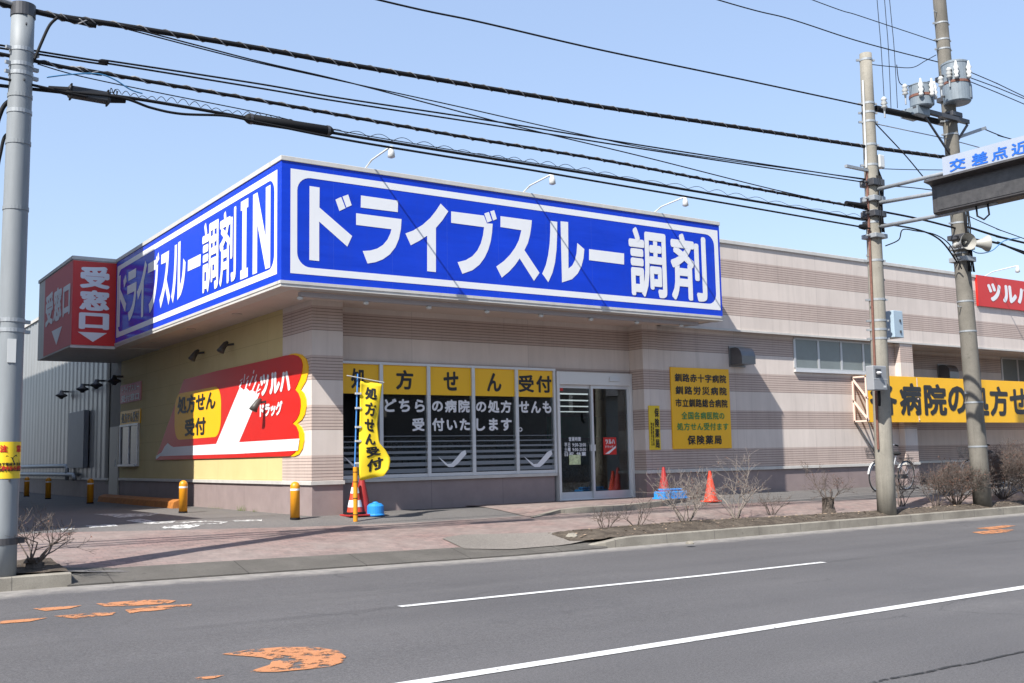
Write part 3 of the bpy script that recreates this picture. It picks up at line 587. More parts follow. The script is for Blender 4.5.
# ---- service window, signs and lamps on the lane side
fr = MB(); a, b = onx(121.5, 426, WX), onx(139, 466, WX); y0, y1, z0, z1 = b.y, a.y, 1.55, 2.78
fr.box(WX - .06, WX + .02, y0, y0 + .08, z0, z1); fr.box(WX - .06, WX + .02, y1 - .08, y1, z0, z1); fr.box(WX - .06, WX + .02, y0 + .08, y1 - .08, z1 - .06, z1); fr.box(WX - .12, WX + .02, y0 + .08, y1 - .08, z0, z0 + .06); fr.box(WX - .05, WX, (y0 + y1) / 2 - .03, (y0 + y1) / 2 + .03, z0 + .06, z1 - .06)
wo = fr.build('service_window', ALU, B); p_ = MB(); p_.box(WX - .02, WX - .012, y0 + .06, y1 - .06, z0 + .05, z1 - .04); p_.build('pane', mat('dark glass', (.02, .025, .03), .12, spec=.15), wo)
# roof-top line of far plant behind the parapet is not visible from the street

# ------------------------------------------------------------------ the two big blue signs
KK = {  # strokes read off the sign: (zoom origin x, y, scale, polygons)
'ド': (280, 150, .2196, [[(134,164),(180,171),(179,262),(328,392),(306,440),(178,326),(178,506),(133,501)], [(252,226),(278,214),(298,265),(270,278)], [(284,212),(310,203),(326,252),(302,262)]]),
'ラ': (280, 150, .2196, [[(368,207),(537,231),(536,283),(367,262)], [(346,288),(553,315),(550,360),(541,405),(525,443),(500,475),(468,498),(434,511),(398,517),(376,460),(410,458),(442,449),(468,433),(489,408),(502,380),(507,361),(346,341)]]),
'イ': (400, 180, .19036, [[(213,124),(253,165),(222,212),(188,252),(188,484),(142,479),(142,292),(100,320),(56,343),(28,281),(70,265),(118,236),(158,200),(188,162)]]),
'ブ': (400, 180, .19036, [[(268,165),(440,187),(456,228),(486,230),(483,275),(476,322),(463,367),(444,408),(417,445),(380,474),(327,493),(302,432),(345,421),(380,400),(406,370),(424,333),(435,292),(441,248),(268,225)], [(442,176),(466,168),(482,214),(458,224)], [(473,165),(494,159),(508,205),(488,213)]]),
'ス': (400, 180, .19036, [[(527,190),(692,212),(689,245),(682,290),(671,332),(653,369),(732,488),(703,530),(628,412),(603,448),(572,482),(534,513),(505,455),(546,425),(578,392),(604,356),(624,316),(637,264),(527,247)]]),
'ル': (540, 200, .19038, [[(53,110),(90,115),(89,190),(86,262),(78,330),(65,382),(43,432),(11,387),(30,342),(42,290),(50,230),(53,170)], [(107,112),(147,116),(149,360),(168,345),(182,318),(191,280),(195,226),(232,258),(228,305),(217,348),(198,386),(168,416),(115,433)]]),
'ー': (540, 200, .19038, [[(257,258),(441,281),(441,339),(257,316)]])}
def stroke_uv(ch):
    ox, oy, s, polys = KK[ch]; return [[(ony(ox + x * s, oy + y * s, SY).x, ony(ox + x * s, oy + y * s, SY).z) for x, y in P] for P in polys]
sgx1 = 18.22; bz0, bz1 = 4.81, 7.0
S1 = thing('front_fascia_sign', (SX, SY, 4.7), 'huge blue fascia sign over the shop entrance with white katakana', 'shop sign')
ff = fy(SY); m = MB(); m.box(SX, sgx1, SY, SY + .35, bz0, bz1); m.build('sign_panel', BLUE, S1)
m = MB(); m.box(SX - .02, sgx1 + .02, SY - .02, SY + .5, bz1, bz1 + .09); m.build('top_cap', TRIM, S1, bevel=.008)
m = MB(); m.box(SX - .025, sgx1 + .025, SY - .025, SY + .1, 4.755, bz0); m.box(SX - .012, sgx1 + .012, SY - .012, SY + .3, 4.70, 4.753); m.build('bottom_trim', TRIM, S1)
m = MB(); m.box(sgx1 + .002, sgx1 + .02, SY + .36, PY + .02, bz0 - .1, bz1); m.box(sgx1 - .6, sgx1, SY + .36, PY, 4.76, bz0 + .1); m.build('end_return', TRIM, S1)
m = MB(); frame_uv(m, ff, ony(290.5, 168, SY).x, 4.95, ony(717.3, 232, SY).x, 6.87, .13, .26, .004); m.build('white_border', WHITE, S1)
m = MB(); US = {}
for ch in KK:
    for P in stroke_uv(ch):
        m.poly([ff(u, v, .005) for u, v in P])
    allp = [q for P in stroke_uv(ch) for q in P]; US[ch] = (min(q[0] for q in allp), max(q[0] for q in allp))
for ch, p0, p1, z0, z1 in (('調', 628.9, 666.3, 5.10, 6.68), ('剤', 670.3, 706.2, 5.10, 6.68)): text(m, ch, ff, (ony(p0, 260, SY).x, z0, ony(p1, 265, SY).x, z1), .026, d0=.005)
m.build('sign_lettering', WHITE, S1)
m = MB(); m.box(SX + .5, sgx1 - .5, SY + .30, SY + .42, 4.60, 4.68); rail = m.build('light_rail', mat('grey light rail', (.36, .34, .36), .5), S1)
for px, py in ((300, 294), (366, 301), (429, 308), (487, 312.5), (541, 318), (591, 322), (637, 324.5), (681, 325)):
    p = ony(px, py, SY + .34); m = MB(); m.lathe((p.x, SY + .34, 4.53), [(.03, 0), (.055, .02), (.055, .05), (.03, .07)], 14); m.build('spot_lamp', PORC, rail)
LYe = onx(116, 300, SX).y
S2 = thing('side_fascia_sign', (SX, LYe, 4.7), 'blue fascia sign along the drive-through lane ending in the letters IN', 'shop sign')
fs = fx(SX); m = MB(); m.box(SX, SX + .35, SY + .36, LYe, bz0, bz1); m.box(SX + .002, SX + .3, SY + .002, SY + .37, bz0 + .001, bz1 - .001); m.build('sign_panel', BLUES, S2)
m = MB(); m.box(SX - .02, SX + .5, SY + .51, LYe, bz1, bz1 + .09); m.build('top_cap', TRIM, S2)
m = MB(); m.box(SX - .025, SX + .1, SY + .11, LYe, 4.755, bz0); m.box(SX - .012, SX + .3, SY + .31, LYe, 4.70, 4.753); m.build('bottom_trim', TRIM, S2)
m = MB(); frame_uv(m, fs, -LYe + .12, 4.95, -onx(277.5, 200, SX).y, 6.87, .13, .26, .006); m.build('white_border', WHITE, S2)
m = MB(); z4 = lambda x: -onx(110 + x * .2782, 260, SX).y
for ch, a, b in (('ド', 34, 62), ('ラ', 65, 98), ('イ', 100, 134), ('ブ', 138, 178), ('ス', 181, 219), ('ル', 223, 273), ('ー', 281, 327)):
    u0, u1 = US[ch]; a, b = z4(a), z4(b)
    for P in stroke_uv(ch): m.poly([fs(a + (u - u0) / (u1 - u0) * (b - a), v, .007) for u, v in P])
for ch, a, b in (('調', 333, 391), ('剤', 395, 454)): text(m, ch, fs, (z4(a), 5.14, z4(b), 6.66), .022, d0=.007)
a, b = z4(470), z4(497); w_ = (b - a) * .28; c = (a + b) / 2
m.poly([fs(u, v, .007) for u, v in ((a, 5.12), (b, 5.12), (b, 5.30), (c + w_, 5.30), (c + w_, 6.48), (b, 6.48), (b, 6.66), (a, 6.66), (a, 6.48), (c - w_, 6.48), (c - w_, 5.30), (a, 5.30))])
a, b = z4(514), z4(577); w_ = (b - a) * .26
m.poly([fs(u, v, .007) for u, v in ((a, 5.12), (a + w_, 5.12), (a + w_, 6.05), (b - w_, 5.12), (b, 5.12), (b, 6.66), (b - w_, 6.66), (b - w_, 5.73), (a + w_, 6.66), (a, 6.66))])
m.build('sign_lettering', WHITE, S2)
# red projecting pick-up window sign
rx0 = ony(73.4, 258, LYe).x; ry1 = onx(38.5, 320, rx0).y
S3 = thing('pickup_window_sign', (rx0, LYe, 4.66), 'red box sign with white characters and a downward arrow over the lane', 'shop sign')
m = MB(); m.box(rx0, WX + .1, LYe + .003, ry1, 4.70, 7.0); m.build('sign_body', TRIM, S3)
m = MB(); m.box(rx0 - .03, WX + .15, LYe - .03, ry1 + .03, 7.0, 7.09); m.build('top_trim', TRIM, S3); m = MB(); m.box(rx0 - .03, SX, LYe - .03, LYe, 4.66, 4.72); m.build('bottom_trim', TRIM, S3)
m = MB(); m.box(rx0, SX - .004, LYe - .012, LYe + .002, 4.74, 6.97); m.build('front_face', RED, S3)
m = MB(); m.box(rx0 - .010, rx0 - .002, LYe + .0, ry1 - .9, 4.74, 6.97); m.build('side_face', REDSHEEN, S3)
m = MB(); fa = fy(LYe - .012); zz = [(6.08, 6.78), (5.42, 6.06), (5.26, 5.36)]
for ch, za, zb in (('受', 6.25, 6.85), ('窓', 5.66, 6.21), ('口', 5.16, 5.60)): text(m, ch, fa, (rx0 + .17, za, SX - .17, zb), .05, d0=.004)
m.poly([fa(rx0 + .15, 5.08, .005), fa(SX - .22, 5.08, .005), fa((rx0 + SX) / 2 - .02, 4.83, .005)]); m.build('front_lettering', WHITE, S3)
m = MB(); fb = fx(rx0 - .01); uL, uR = -(ry1 - 1.1), -(LYe + .2)
text(m, '受窓口', fb, (uL, 5.55, uR, 6.5), .045, .06, d0=.004); m.poly([fb(uL + .9, 5.35, .005), fb(uR - .9, 5.35, .005), fb((uL + uR) / 2, 4.9, .005)]); m.build('side_lettering', WHITE, S3)

# ------------------------------------------------------------------ signs on the walls
AW = thing('awning_logo_sign', (WX, 24, 1.7), 'red scalloped wall sign with a white raised arm beside the corner pillar', 'wall sign')
def zl(P, d): return [onx(160 + x * .19036, 340 + y * .19036, WX - d) for x, y in P]
red = [(125,208),(300,162),(450,130),(600,96),(660,81),(700,78),(724,84),(741,102),(748,130),(745,165),(735,200),(720,235),(708,260),(725,280),(736,310),(738,345),(732,385),(718,415),(695,438),(715,455),(727,485),(728,520),(722,560),(708,590),(680,610),(400,619),(-25,631)]
yel = [(640,95),(690,72),(715,70),(745,78),(768,102),(777,138),(776,175),(766,215),(738,262),(755,280),(766,310),(768,350),(760,390),(745,418),(720,438),(742,458),(755,490),(756,530),(748,570),(730,600),(705,611),(600,613)]
m = MB(); m.poly(zl(yel, .018), (.018, 0, 0)); m.build('yellow_edge', AMBER, AW)
m = MB(); m.poly(zl(red, .03), (.012, 0, 0)); m.build('red_panel', RED, AW)
m = MB(); m.poly(zl([(-22,628),(-20,608),(8,590),(24,560),(40,541),(58,556),(70,562),(295,546),(420,246),(440,262),(452,250),(470,268),(488,262),(505,285),(525,276),(415,537),(732,518),(724,580),(400,598),(0,610)], .033))
for x0, y0, x1, y1, wd in ((417,248,430,222,9), (440,225,446,180,6), (448,258,462,212,10), (455,205,466,190,5), (468,240,490,190,8), (490,175,494,160,7), (486,262,506,215,10), (497,215,508,182,6), (503,285,521,232,10), (512,268,528,258,9), (487,302,500,270,7), (420,215,434,205,5), (480,205,486,195,5)):
    wd *= .62; m.poly(zl([(x0 - wd/2, y0), (x0 + wd/2, y0 + 2), (x1 + wd/2, y1), (x1 - wd/2, y1 - 2)], .034))
fw = fx(WX - .03); U = lambda x: -onx(160 + x * .19036, 400, WX).y; Zv = lambda x, y: onx(160 + x * .19036, 340 + y * .19036, WX).z
text(m, 'ツルハ', fw, (U(533), Zv(610, 285), U(693), Zv(610, 168)), .06, .0, d0=.004); text(m, 'ドラッグ', fw, (U(533), Zv(600, 400), U(652), Zv(600, 325)), .055, -.08, d0=.004)
m.build('white_artwork', WHITE, AW)
m = MB(); P = [(U(200) + u, (Zv(200, 390)) + v) for u, v in rrect(-(U(322) - U(80)) / 2, -(Zv(200, 262) - Zv(200, 515)) / 2, (U(322) - U(80)) / 2, (Zv(200, 262) - Zv(200, 515)) / 2, .42)]
m.poly([fw(u, v, .004) for u, v in P]); m.build('yellow_plate', YELC if False else AMBER, AW)
m = MB(); text(m, '処方せん', fw, (U(100), Zv(200, 378), U(300), Zv(200, 280)), .04, .0, d0=.006); text(m, '受付', fw, (U(140), Zv(195, 502), U(250), Zv(195, 408)), .04, .02, d0=.006); m.build('plate_lettering', BLACK, AW)
HB = thing('hospital_list_sign', (18.9, RY, 1.7), 'upright yellow notice board on the wall listing hospitals in black and green', 'wall sign')
hx0, hx1, hz0, hz1 = 17.90, 19.92, 1.71, 3.72
m = MB(); m.box(hx0, hx1, RY - .04, RY - .001, hz0, hz1); m.build('board', AMBER, HB, bevel=.004)
m = MB(); m2 = MB(); fh = fy(RY - .04); W_, H_ = hx1 - hx0, hz1 - hz0
for s, u0, u1, t0, t1, mm, bo in (('釧路赤十字病院', .06, .945, .075, .18, m, .03), ('釧路労災病院', .065, .945, .23, .335, m, .03), ('市立釧路総合病院', .06, .95, .385, .49, m, .03), ('全国各病医院の', .15, .885, .545, .64, m2, .02), ('処方せん受付ます', .07, .95, .68, .775, m2, .02), ('保険薬局', .235, .82, .835, .95, m, .03)):
    text(mm, s, fh, (hx0 + W_ * u0, hz1 - H_ * t1, hx0 + W_ * u1, hz1 - H_ * t0), bo, .12 if s in ('釧路労災病院', '保険薬局') else .04, d0=.004)
m.build('black_lettering', BLACK, HB); m2.build('green_lettering', GREEN, HB)
VB = thing('insurance_pharmacy_plate', (17.1, P2Y, 1.7), 'narrow upright yellow plate on the pillar beside the entrance door', 'wall sign')
vx0, vx1 = ony(648.6, 425, P2Y).x, ony(659.2, 425, P2Y).x; m = MB(); m.box(vx0, vx1, P2Y - .03, P2Y - .001, 1.70, 2.76); m.build('plate', YELC, VB)
m = MB(); text(m, '保険薬局', fy(P2Y - .03), (vx0 + .17, 1.74, vx1 - .03, 2.70), .03, .1, True, d0=.003); text(m, '健康保険法による', fy(P2Y - .03), (vx0 + .04, 1.8, vx0 + .075, 2.35), .01, .05, True, d0=.003); text(m, '療養取扱薬局', fy(P2Y - .03), (vx0 + .10, 1.8, vx0 + .135, 2.35), .01, .05, True, d0=.003); m.build('plate_lettering', BLACK, VB)
# long amber sign on brackets
LY_ = 18.66; lx0 = ony(868, 400, LY_).x; lx1 = lx0 + 12.4
LS = thing('long_prescription_sign', (lx0, LY_, 2.4), 'long amber banner sign with big black characters on wall brackets', 'wall sign')
m = MB(); m.box(lx0, lx1, LY_, LY_ + .05, 2.36, 3.68); m.build('sign_panel', AMBER, LS, bevel=.004)
m = MB(); fl = fy(LY_)
for s, p0, p1 in (('各', 869.5, 897), ('病', 899.5, 921.5), ('院', 924, 946.5), ('の', 947.8, 966.5), ('処', 970, 988.5), ('方', 989.5, 1008), ('せ', 1009.5, 1027)):
    a, b = ony(p0, 400, LY_).x, ony(p1, 400, LY_).x; text(m, s, fl, (a, 2.56 if s not in 'のせ' else 2.62, b, 3.50 if s not in 'のせ' else 3.46), .04, d0=.004)
a = ony(1029, 400, LY_).x; text(m, 'ん受付', fl, (a, 2.56, a + 3.4, 3.50), .04, .1, d0=.004); m.build('sign_lettering', BLACK, LS)
BRK = mat('pinkish bracket steel', (.66, .5, .42), .5)
for bx, wy in ((lx0 - .02, RY), (pc0 + .3, PY), (pc0 + 9.9, PY)):
    m = MB()
    for p, q in (((bx, LY_ + .02, 2.38), (bx, LY_ + .02, 3.66)), ((bx, wy - .03, 2.38), (bx, wy - .03, 3.66)), ((bx, LY_, 2.4), (bx, wy, 2.4)), ((bx, LY_, 3.64), (bx, wy, 3.64)), ((bx, LY_, 3.02), (bx, wy, 3.62)), ((bx, LY_, 2.42), (bx, wy, 3.0))): m.bar(p, q, .045, .045)
    m.build('wall_bracket', BRK, LS)
m = MB(); m.bar((lx0 + .0, RY - .05, 2.36), (lx0 + 1.1, RY - .02, 1.25), .03, .03); m.bar((lx0 + .1, LY_ + .1, 2.36), (lx0 + 1.0, RY - .03, 1.3), .03, .03); m.build('brace', GALV, LS)
RS = thing('red_parapet_sign', (31, PY, 6), 'red sign with bold white katakana on the parapet above the long amber sign', 'wall sign')
rsx = ony(977, 290, PY - .05).x; m = MB(); m.box(rsx, rsx + 7, PY - .07, PY - .001, 6.06, 7.05); m.build('sign_panel', RED, RS)
m = MB(); text(m, 'ツルハドラッグ', fy(PY - .07), (rsx + .55, 6.22, rsx + 6.5, 6.90), .06, .02, d0=.004, shear=-.06); m.build('sign_lettering', WHITE, RS)
def small_sign(name, label, tl, br, m_face, m_txt, lines):
    a, b = onx(*tl, WX), onx(*br, WX); s = thing(name, (WX, (a.y + b.y) / 2, b.z), label, 'wall sign'); mb = MB(); mb.box(WX - .03, WX - .002, b.y, a.y, b.z, a.z); mb.build('board', m_face, s)
    mb = MB(); n = len(lines); hh = (a.z - b.z) / n
    for i, t in enumerate(lines): text(mb, t, fx(WX - .03), (-a.y + .15, a.z - hh * (i + .88), -b.y - .15, a.z - hh * (i + .12)), .03, .02, d0=.003)
    mb.build('lettering', m_txt, s)
small_sign('drive_through_notice', 'faded pink notice above the small amber sign by the service window', (121.5, 386), (141.5, 400), PINK, WHITE, ['ドライブスルー', '受付窓口'])
small_sign('service_window_sign', 'small amber sign right above the service window', (121.5, 412), (141, 423), AMBER, BLACK, ['処方せん受付'])

# ------------------------------------------------------------------ lamps on roof and walls
lamp_names = {0: 'white arm lamp leaning out over the first two characters of the blue sign', 1: 'white arm lamp leaning out above the middle of the blue sign', 2: 'white arm lamp leaning out above the right end of the blue sign', 3: 'white arm lamp above the red parapet sign'}
for i, (px, py, Y, L) in enumerate(((367, 165.5, SY + .1, .95), (524.5, 190.5, SY + .1, .95), (655.5, 211, SY + .1, .95), (987, 274.5, PY + .05, 1.0))):
    p = ony(px, py, Y); o = thing('sign_lamp', (p.x, Y, 7.05), lamp_names[i], 'lamp', 'arm lamps along the roof edge')
    m = MB(); m.tube([(p.x, Y + .25, 7.0), (p.x, Y + .1, p.z - .05), (p.x, Y - .2, p.z + .06), (p.x, Y - L, p.z + .12)], .017, 8); m.build('arm', PORC, o, smooth=True)
    m = MB(); m.lathe((p.x, Y - L - .03, p.z - .10), [(.03, 0), (.07, .02), (.058, .13), (.04, .16), (.04, .22)], 14); m.build('lamp_head', PORC, o, smooth=True)
spots = [((196, 357), 'dark wall floodlight above the left part of the red awning sign', 1), ((225, 349), 'dark wall floodlight just left of the pillar above the red awning sign', 1), ((258, 407), 'dark wall floodlight in front of the red awning sign lettering', 1),
         ((116, 380.5), 'dark hanging lamp beside the pink notice over the lane', 0), ((98, 384.5), 'dark hanging lamp on the corrugated wall, next to the one by the pink notice', 0), ((84, 388.5), 'dark hanging lamp over the grey cabinet on the corrugated wall', 0), ((63, 395), 'smallest and farthest dark hanging lamp on the corrugated wall', 0)]
for (px, py), lab, kind in spots:
    p = onx(px, py, WX - .2); o = thing('wall_lamp', p, lab, 'lamp', 'lamps on the lane side wall'); m = MB()
    if kind:
        m.bar((WX, p.y, p.z + .12), (WX - .22, p.y, p.z + .08), .05, .05); m.build('bracket', DARKM, o); m = MB()
        m.tube([(WX - .14, p.y, p.z + .17), (WX - .19, p.y, p.z + .12), (WX - .26, p.y, p.z + .02), (WX - .31, p.y, p.z - .07)], [.03, .06, .07, .09], 16); m.build('lamp_head', mat('floodlight grey', (.055, .05, .045), .5), o, smooth=True)
    else:
        m.bar((WX, p.y, p.z + .12), (WX - .25, p.y, p.z + .12), .06, .06); m.build('bracket', DARKM, o); m = MB()
        m.lathe((WX - .25, p.y, p.z - .14), [(.05, 0), (.09, .05), (.20, .10), (.20, .14), (.08, .2), (.05, .3)], 18); m.build('lamp_head', DARKM, o, smooth=True)

# ------------------------------------------------------------------ bollards, wheel guard
def make_bollard():
    o = thing('bollard', (0, 0, 0), '', 'bollard', 'orange bollards along the side wall'); r = .088
    m = MB(); m.lathe((0, 0, 0), [(r, .035), (r, .60)] + [(r * math.cos(math.radians(a)), .60 + r * 1.05 * math.sin(math.radians(a))) for a in range(10, 90, 16)] + [(.004, .60 + r * 1.05)], 24); m.build('post', BOLL, o, smooth=True)
    m = MB(); m.lathe((0, 0, 0), [(r + .004, -.05), (r + .004, .035)], 24); m.build('foot', RUBBER, o)
    m = MB(); m.lathe((0, 0, 0), [(r + .002, .53), (r + .002, .565)], 24); m.build('reflective_band', WHITE, o)
    return o
bl = make_bollard()
for i, (px, py, lab) in enumerate(((295, 519.5, 'orange bollard at the foot of the corner pillar'), (183, 513, 'orange bollard at the end of the orange concrete wheel guard'), (90, 503.5, 'orange bollard under the grey cabinet in the shade'), (48, 499, 'orange bollard in the shade, middle one of the far three'), (26.5, 496.5, 'farthest orange bollard, just right of the steel pole'))):
    o = bl if i == 0 else dup(bl); p = grd(px, py); o.location = (p.x, p.y, gz(p.x, p.y)); o['label'] = lab
q = grd(186, 512); m = MB(); P = [(7.62, .5), (7.66, .70), (7.78, .75), (7.95, .75), (8.0, .5)]
ex0 = grd(193, 512); m.poly([(x + .0, 25.3, z) for x, z in P], (0, 7.2, 0)); tag(m.build('wheel_guard', ORANGEK, loc=(7.6, 25.3, .5), bevel=.015), 'worn orange concrete wheel guard along the cream wall', 'wheel guard')

# ------------------------------------------------------------------ cones, weights, flag
def cone_at(p, h, label, kind, grp=None):
    o = thing('traffic_cone', p, label, 'traffic cone', grp); r = h * .235; X, Y, Z = p
    m = MB(); m.lathe(p, [(r, .03), (r * .93, .06), (.028, h), (.02, h)], 24); m.build('cone_body', CONE if kind != 'dark' else CONED, o, smooth=False)
    m = MB(); k = 1.3 if kind == 'striped' else 1.04; m.box(X - r * k, X + r * k, Y - r * k, Y + r * k, Z, Z + .035); m.build('base_plate', CONE if kind != 'striped' else CONED, o, bevel=.01)
    if kind == 'striped':
        for a, b in ((.24, .42), (.60, .76)):
            m = MB(); rr = lambda t: .028 + (r * .93 - .028) * (1 - (t * h - .06) / (h - .06)) + .003
            m.lathe(p, [(rr(a), a * h), (rr(b), b * h)], 24); m.build('white_band', WHITE, o)
        m = MB(); m.lathe(p, [(r * 1.2, .036), (r * 1.2, .075), (r * .9, .08)], 20); m.build('rubber_ring', RUBBER, o)
    return o
def gp(px, py): p = grd(px, py); return (p.x, p.y, max(gz(p.x, p.y), p.z))
p = gp(355, 516); cone_at((p[0], p[1], p[2]), .72, 'orange and white striped cone behind the yellow banner post', 'striped')
p = grd(346, 514); cone_at((p.x + .1, PY - .28, .55), .80, 'dark red cone against the corner pillar behind the striped cone', 'dark')
p = gp(711, 502); cone_at(p, .72, 'plain red orange cone standing alone on the forecourt', 'plain')
cone_at((17.22, 18.75, .57), .72, 'dark red cone half hidden behind the blue weight and shrub', 'dark')
def weight(p, label, L):
    m = MB(); x, y, z = p; m.lathe((x, y, z), [(.17, 0), (.18, .03), (.165, .04), (.16, .19), (.12, .235), (.06, .25), (.045, .27), (.01, .275)], 24)
    if L: m.v = [((vx - x) * L + x, (vy - y) + y, vz) for vx, vy, vz in m.v]
    o = m.build('banner_weight', POLYB, loc=p, smooth=False, bevel=.008); tag(o, label, 'banner base', 'blue water weights'); return o
p = gp(375.5, 516); weight((p[0], p[1], p[2]), 'round blue plastic weight beside the striped cone', 1.0)
m = MB(); q = Vector((16.86, 18.15, .565)); m.box(q.x - .36, q.x + .36, q.y - .18, q.y + .18, q.z, q.z + .18); m.box(q.x - .39, q.x + .39, q.y - .21, q.y + .21, q.z, q.z + .04); m.box(q.x - .3, q.x + .3, q.y - .1, q.y + .1, q.z + .2, q.z + .24)
tag(m.build('banner_weight', POLYB, loc=q, bevel=.03), 'low blue box shaped plastic weight by the entrance pillar', 'banner base', 'blue water weights')
p = Vector(gp(355.5, 521.5)); NB = thing('banner_flag', p, 'yellow upright banner flag on a blue rod at the shop corner', 'banner flag')
m = MB(); m.cyl(p, p + Vector((0, 0, 1.0)), .042, n=16); m.build('yellow_post', BOLL, NB)
for z in (.12, .42, .72, .9):
    m = MB(); m.lathe(p + Vector((0, 0, z)), [(.046, 0), (.046, .012)], 14); m.build('post_ring', RUBBER, NB)
ftop = ony(357.5, 379, p.y); fx_ = lambda px, py: ony(px, py, p.y)
m = MB(); m.cyl(p + Vector((.0, 0.03, .9)), ftop + Vector((.02, .03, .1)), .014, n=10); m.build('rod', mat('blue rod', (.05, .2, .5), .4), NB)
a, b = fx_(347, 375.5), fx_(384, 382.5); m = MB(); m.cyl(a, b, .010, n=8); m.build('cross_rod', PORC, NB)
rows = [(360.5, 381, 382, 384), (360.3, 400, 379.5, 402), (360, 420, 377, 425), (359.5, 440, 378, 443), (359.0, 455, 384, 450), (358.8, 468, 388.5, 459), (358.5, 478, 386, 470), (360.5, 480.5, 381, 476)]
def flag_pt(s, t, d=0.0):
    yy = 381 + 99.5 * t; j = 0
    while j < len(rows) - 2 and rows[j + 1][1] < yy: j += 1
    k = (yy - rows[j][1]) / (rows[j+1][1] - rows[j][1])
    r_ = [rows[j][i] + (rows[j+1][i] - rows[j][i]) * k for i in range(4)]
    q = fx_(r_[0] + (r_[2] - r_[0]) * s, r_[1] + (r_[3] - r_[1]) * s)
    q.y += -.10 * t * s + .018 * math.sin(s * 6 + t * 4) + .008 * math.sin(t * 14 + s * 3) - d; return q
m = MB(); m.grid(lambda s, t: flag_pt(s, t), [i / 14 for i in range(15)], [i / 28 for i in range(29)]); fo = m.build('flag_cloth', FLAG, NB, smooth=True)
so_ = fo.modifiers.new('thick', 'SOLIDIFY'); so_.thickness = .004
m = MB(); chs = '処方せん受付'
for i, ch in enumerate(chs):
    t0 = .05 + i * .153; text(m, ch, lambda u, v, d=0.0: flag_pt(u, v, d), (.24, t0 + .128, .80, t0), .045, d0=.006)
m.build('flag_lettering', BLACK, NB)
for py in (393.5, 408, 427, 441, 463): m = MB(); q = fx_(358.6, py); m.box(q.x - .07, q.x + .05, q.y - .012, q.y + .012, q.z - .018, q.z + .018); m.build('flag_loop', PORC, NB)

# ------------------------------------------------------------------ utility poles
def ground_pole(name, base, top, r0, r1, m_, label):
    o = thing(name, base, label, 'utility pole'); m = MB(); b, t = Vector(base), Vector(top)
    n = 12; m.tube([b + (t - b) * (i / n) - Vector((0, 0, .05 if i == 0 else 0)) for i in range(n + 1)], [r0 + (r1 - r0) * i / n for i in range(n + 1)], 28); m.build('shaft', m_, o, smooth=True)
    return o, (lambda z: b + (t - b) * ((z - b.z) / (t.z - b.z))), (lambda z: r0 + (r1 - r0) * (z - b.z) / (t.z - b.z))
def band(o, at, rad, z, m_=None, h=.05, lug=True, ang=200):
    c = at(z); m = MB(); r = rad(z); m.tube([c - Vector((0, 0, h / 2)), c + Vector((0, 0, h / 2))], r + .008, 24)
    if lug:
        a = math.radians(ang); d = Vector((math.cos(a), math.sin(a), 0)); m.bar(c + d * (r + .0), c + d * (r + .09), .05, h * .9); m.bar(c - d * (r + .0), c - d * (r + .07), .04, h * .8)
    m.build('steel_band', m_ or GALV, o)
LB = Vector(gp(1.8, 577)); LB.z -= .02
lt_ = ony(23.3, 9, LB.y); PL, atL, rL = ground_pole('steel_utility_pole', LB, lt_, .165, .142, STEELP, 'grey steel utility pole with a yellow poster at the left edge')
m = MB(); c = atL(lt_.z); m.tube([c - Vector((0, 0, .12)), c + Vector((0, 0, .05))], .155, 24); m.build('top_collar', DARKM, PL)
for py in (50, 65, 74, 96, 112, 143, 209, 321, 331): band(PL, atL, rL, ony(15, py, LB.y).z, GALV if py not in (96, 143, 209) else STEELP, .05, py in (50, 65, 74, 321, 331), 20)
for py in (541,): band(PL, atL, rL, ony(8, py, LB.y).z, DARKM, .08, True, 10)
for py in (26, 82, 480): m = MB(); c = atL(ony(17, py, LB.y).z); m.lathe((c.x + .02, c.y - rL(c.z) - .004, c.z), [(.012, -.012), (.012, .012)], 8); m.build('bolt_hole', DARKM, PL)
p = atL(ony(14, 352, LB.y).z); m = MB(); m.box(p.x - .06, p.x + .04, p.y - .165, p.y - .15, p.z - .15, p.z + .15); m.build('number_plate', PORC, PL)
ar = MB(); c = atL(lt_.z - .02); ar.cyl(c + Vector((.1, 0, .02)), c + Vector((-1.6, -.15, .25)), .035, n=12); ar.build('side_arm', GALV, PL)
PO = thing('warning_poster', atL(1.8), 'yellow poster with red writing wrapped round the steel utility pole', 'poster'); m = MB(); z0, z1 = ony(8, 478.5, LB.y).z, ony(8, 442, LB.y).z
def wrap(a, z, d=0.0): c = atL(z); r = rL(z) + .006 + d; a = math.radians(-92) + a; return Vector((c.x + r * math.cos(a), c.y + r * math.sin(a), z))
m.grid(lambda a, z: wrap(a, z), [-1.7 + i * .15 for i in range(23)], [z0, z1]); m.build('poster_sheet', YELC, PO, smooth=True)
wf = lambda u, v, d=0.0: wrap(u, v, d); m = MB(); text(m, '注意', wf, (-.6, z1 - .13, 1.1, z1 - .04), .05, 1.2, d0=.003); text(m, '工事中左右確認', wf, (-.7, z1 - .36, 1.2, z1 - .30), .04, d0=.003); m.build('poster_lettering', RED, PO)
m = MB(); text(m, '地下電線に注意', wf, (-.7, z0 + .16, 1.1, z0 + .20), .02, d0=.003); text(m, '掘削する前に連絡', wf, (-.7, z0 + .09, 1.1, z0 + .13), .02, d0=.003)
m.poly([wf(a, z, .003) for a, z in ((-.6, z1 - .28), (-.1, z1 - .17), (.3, z1 - .2), (.6, z1 - .16), (1.0, z1 - .25), (.5, z1 - .29))]); m.build('poster_drawing', BLACK, PO)

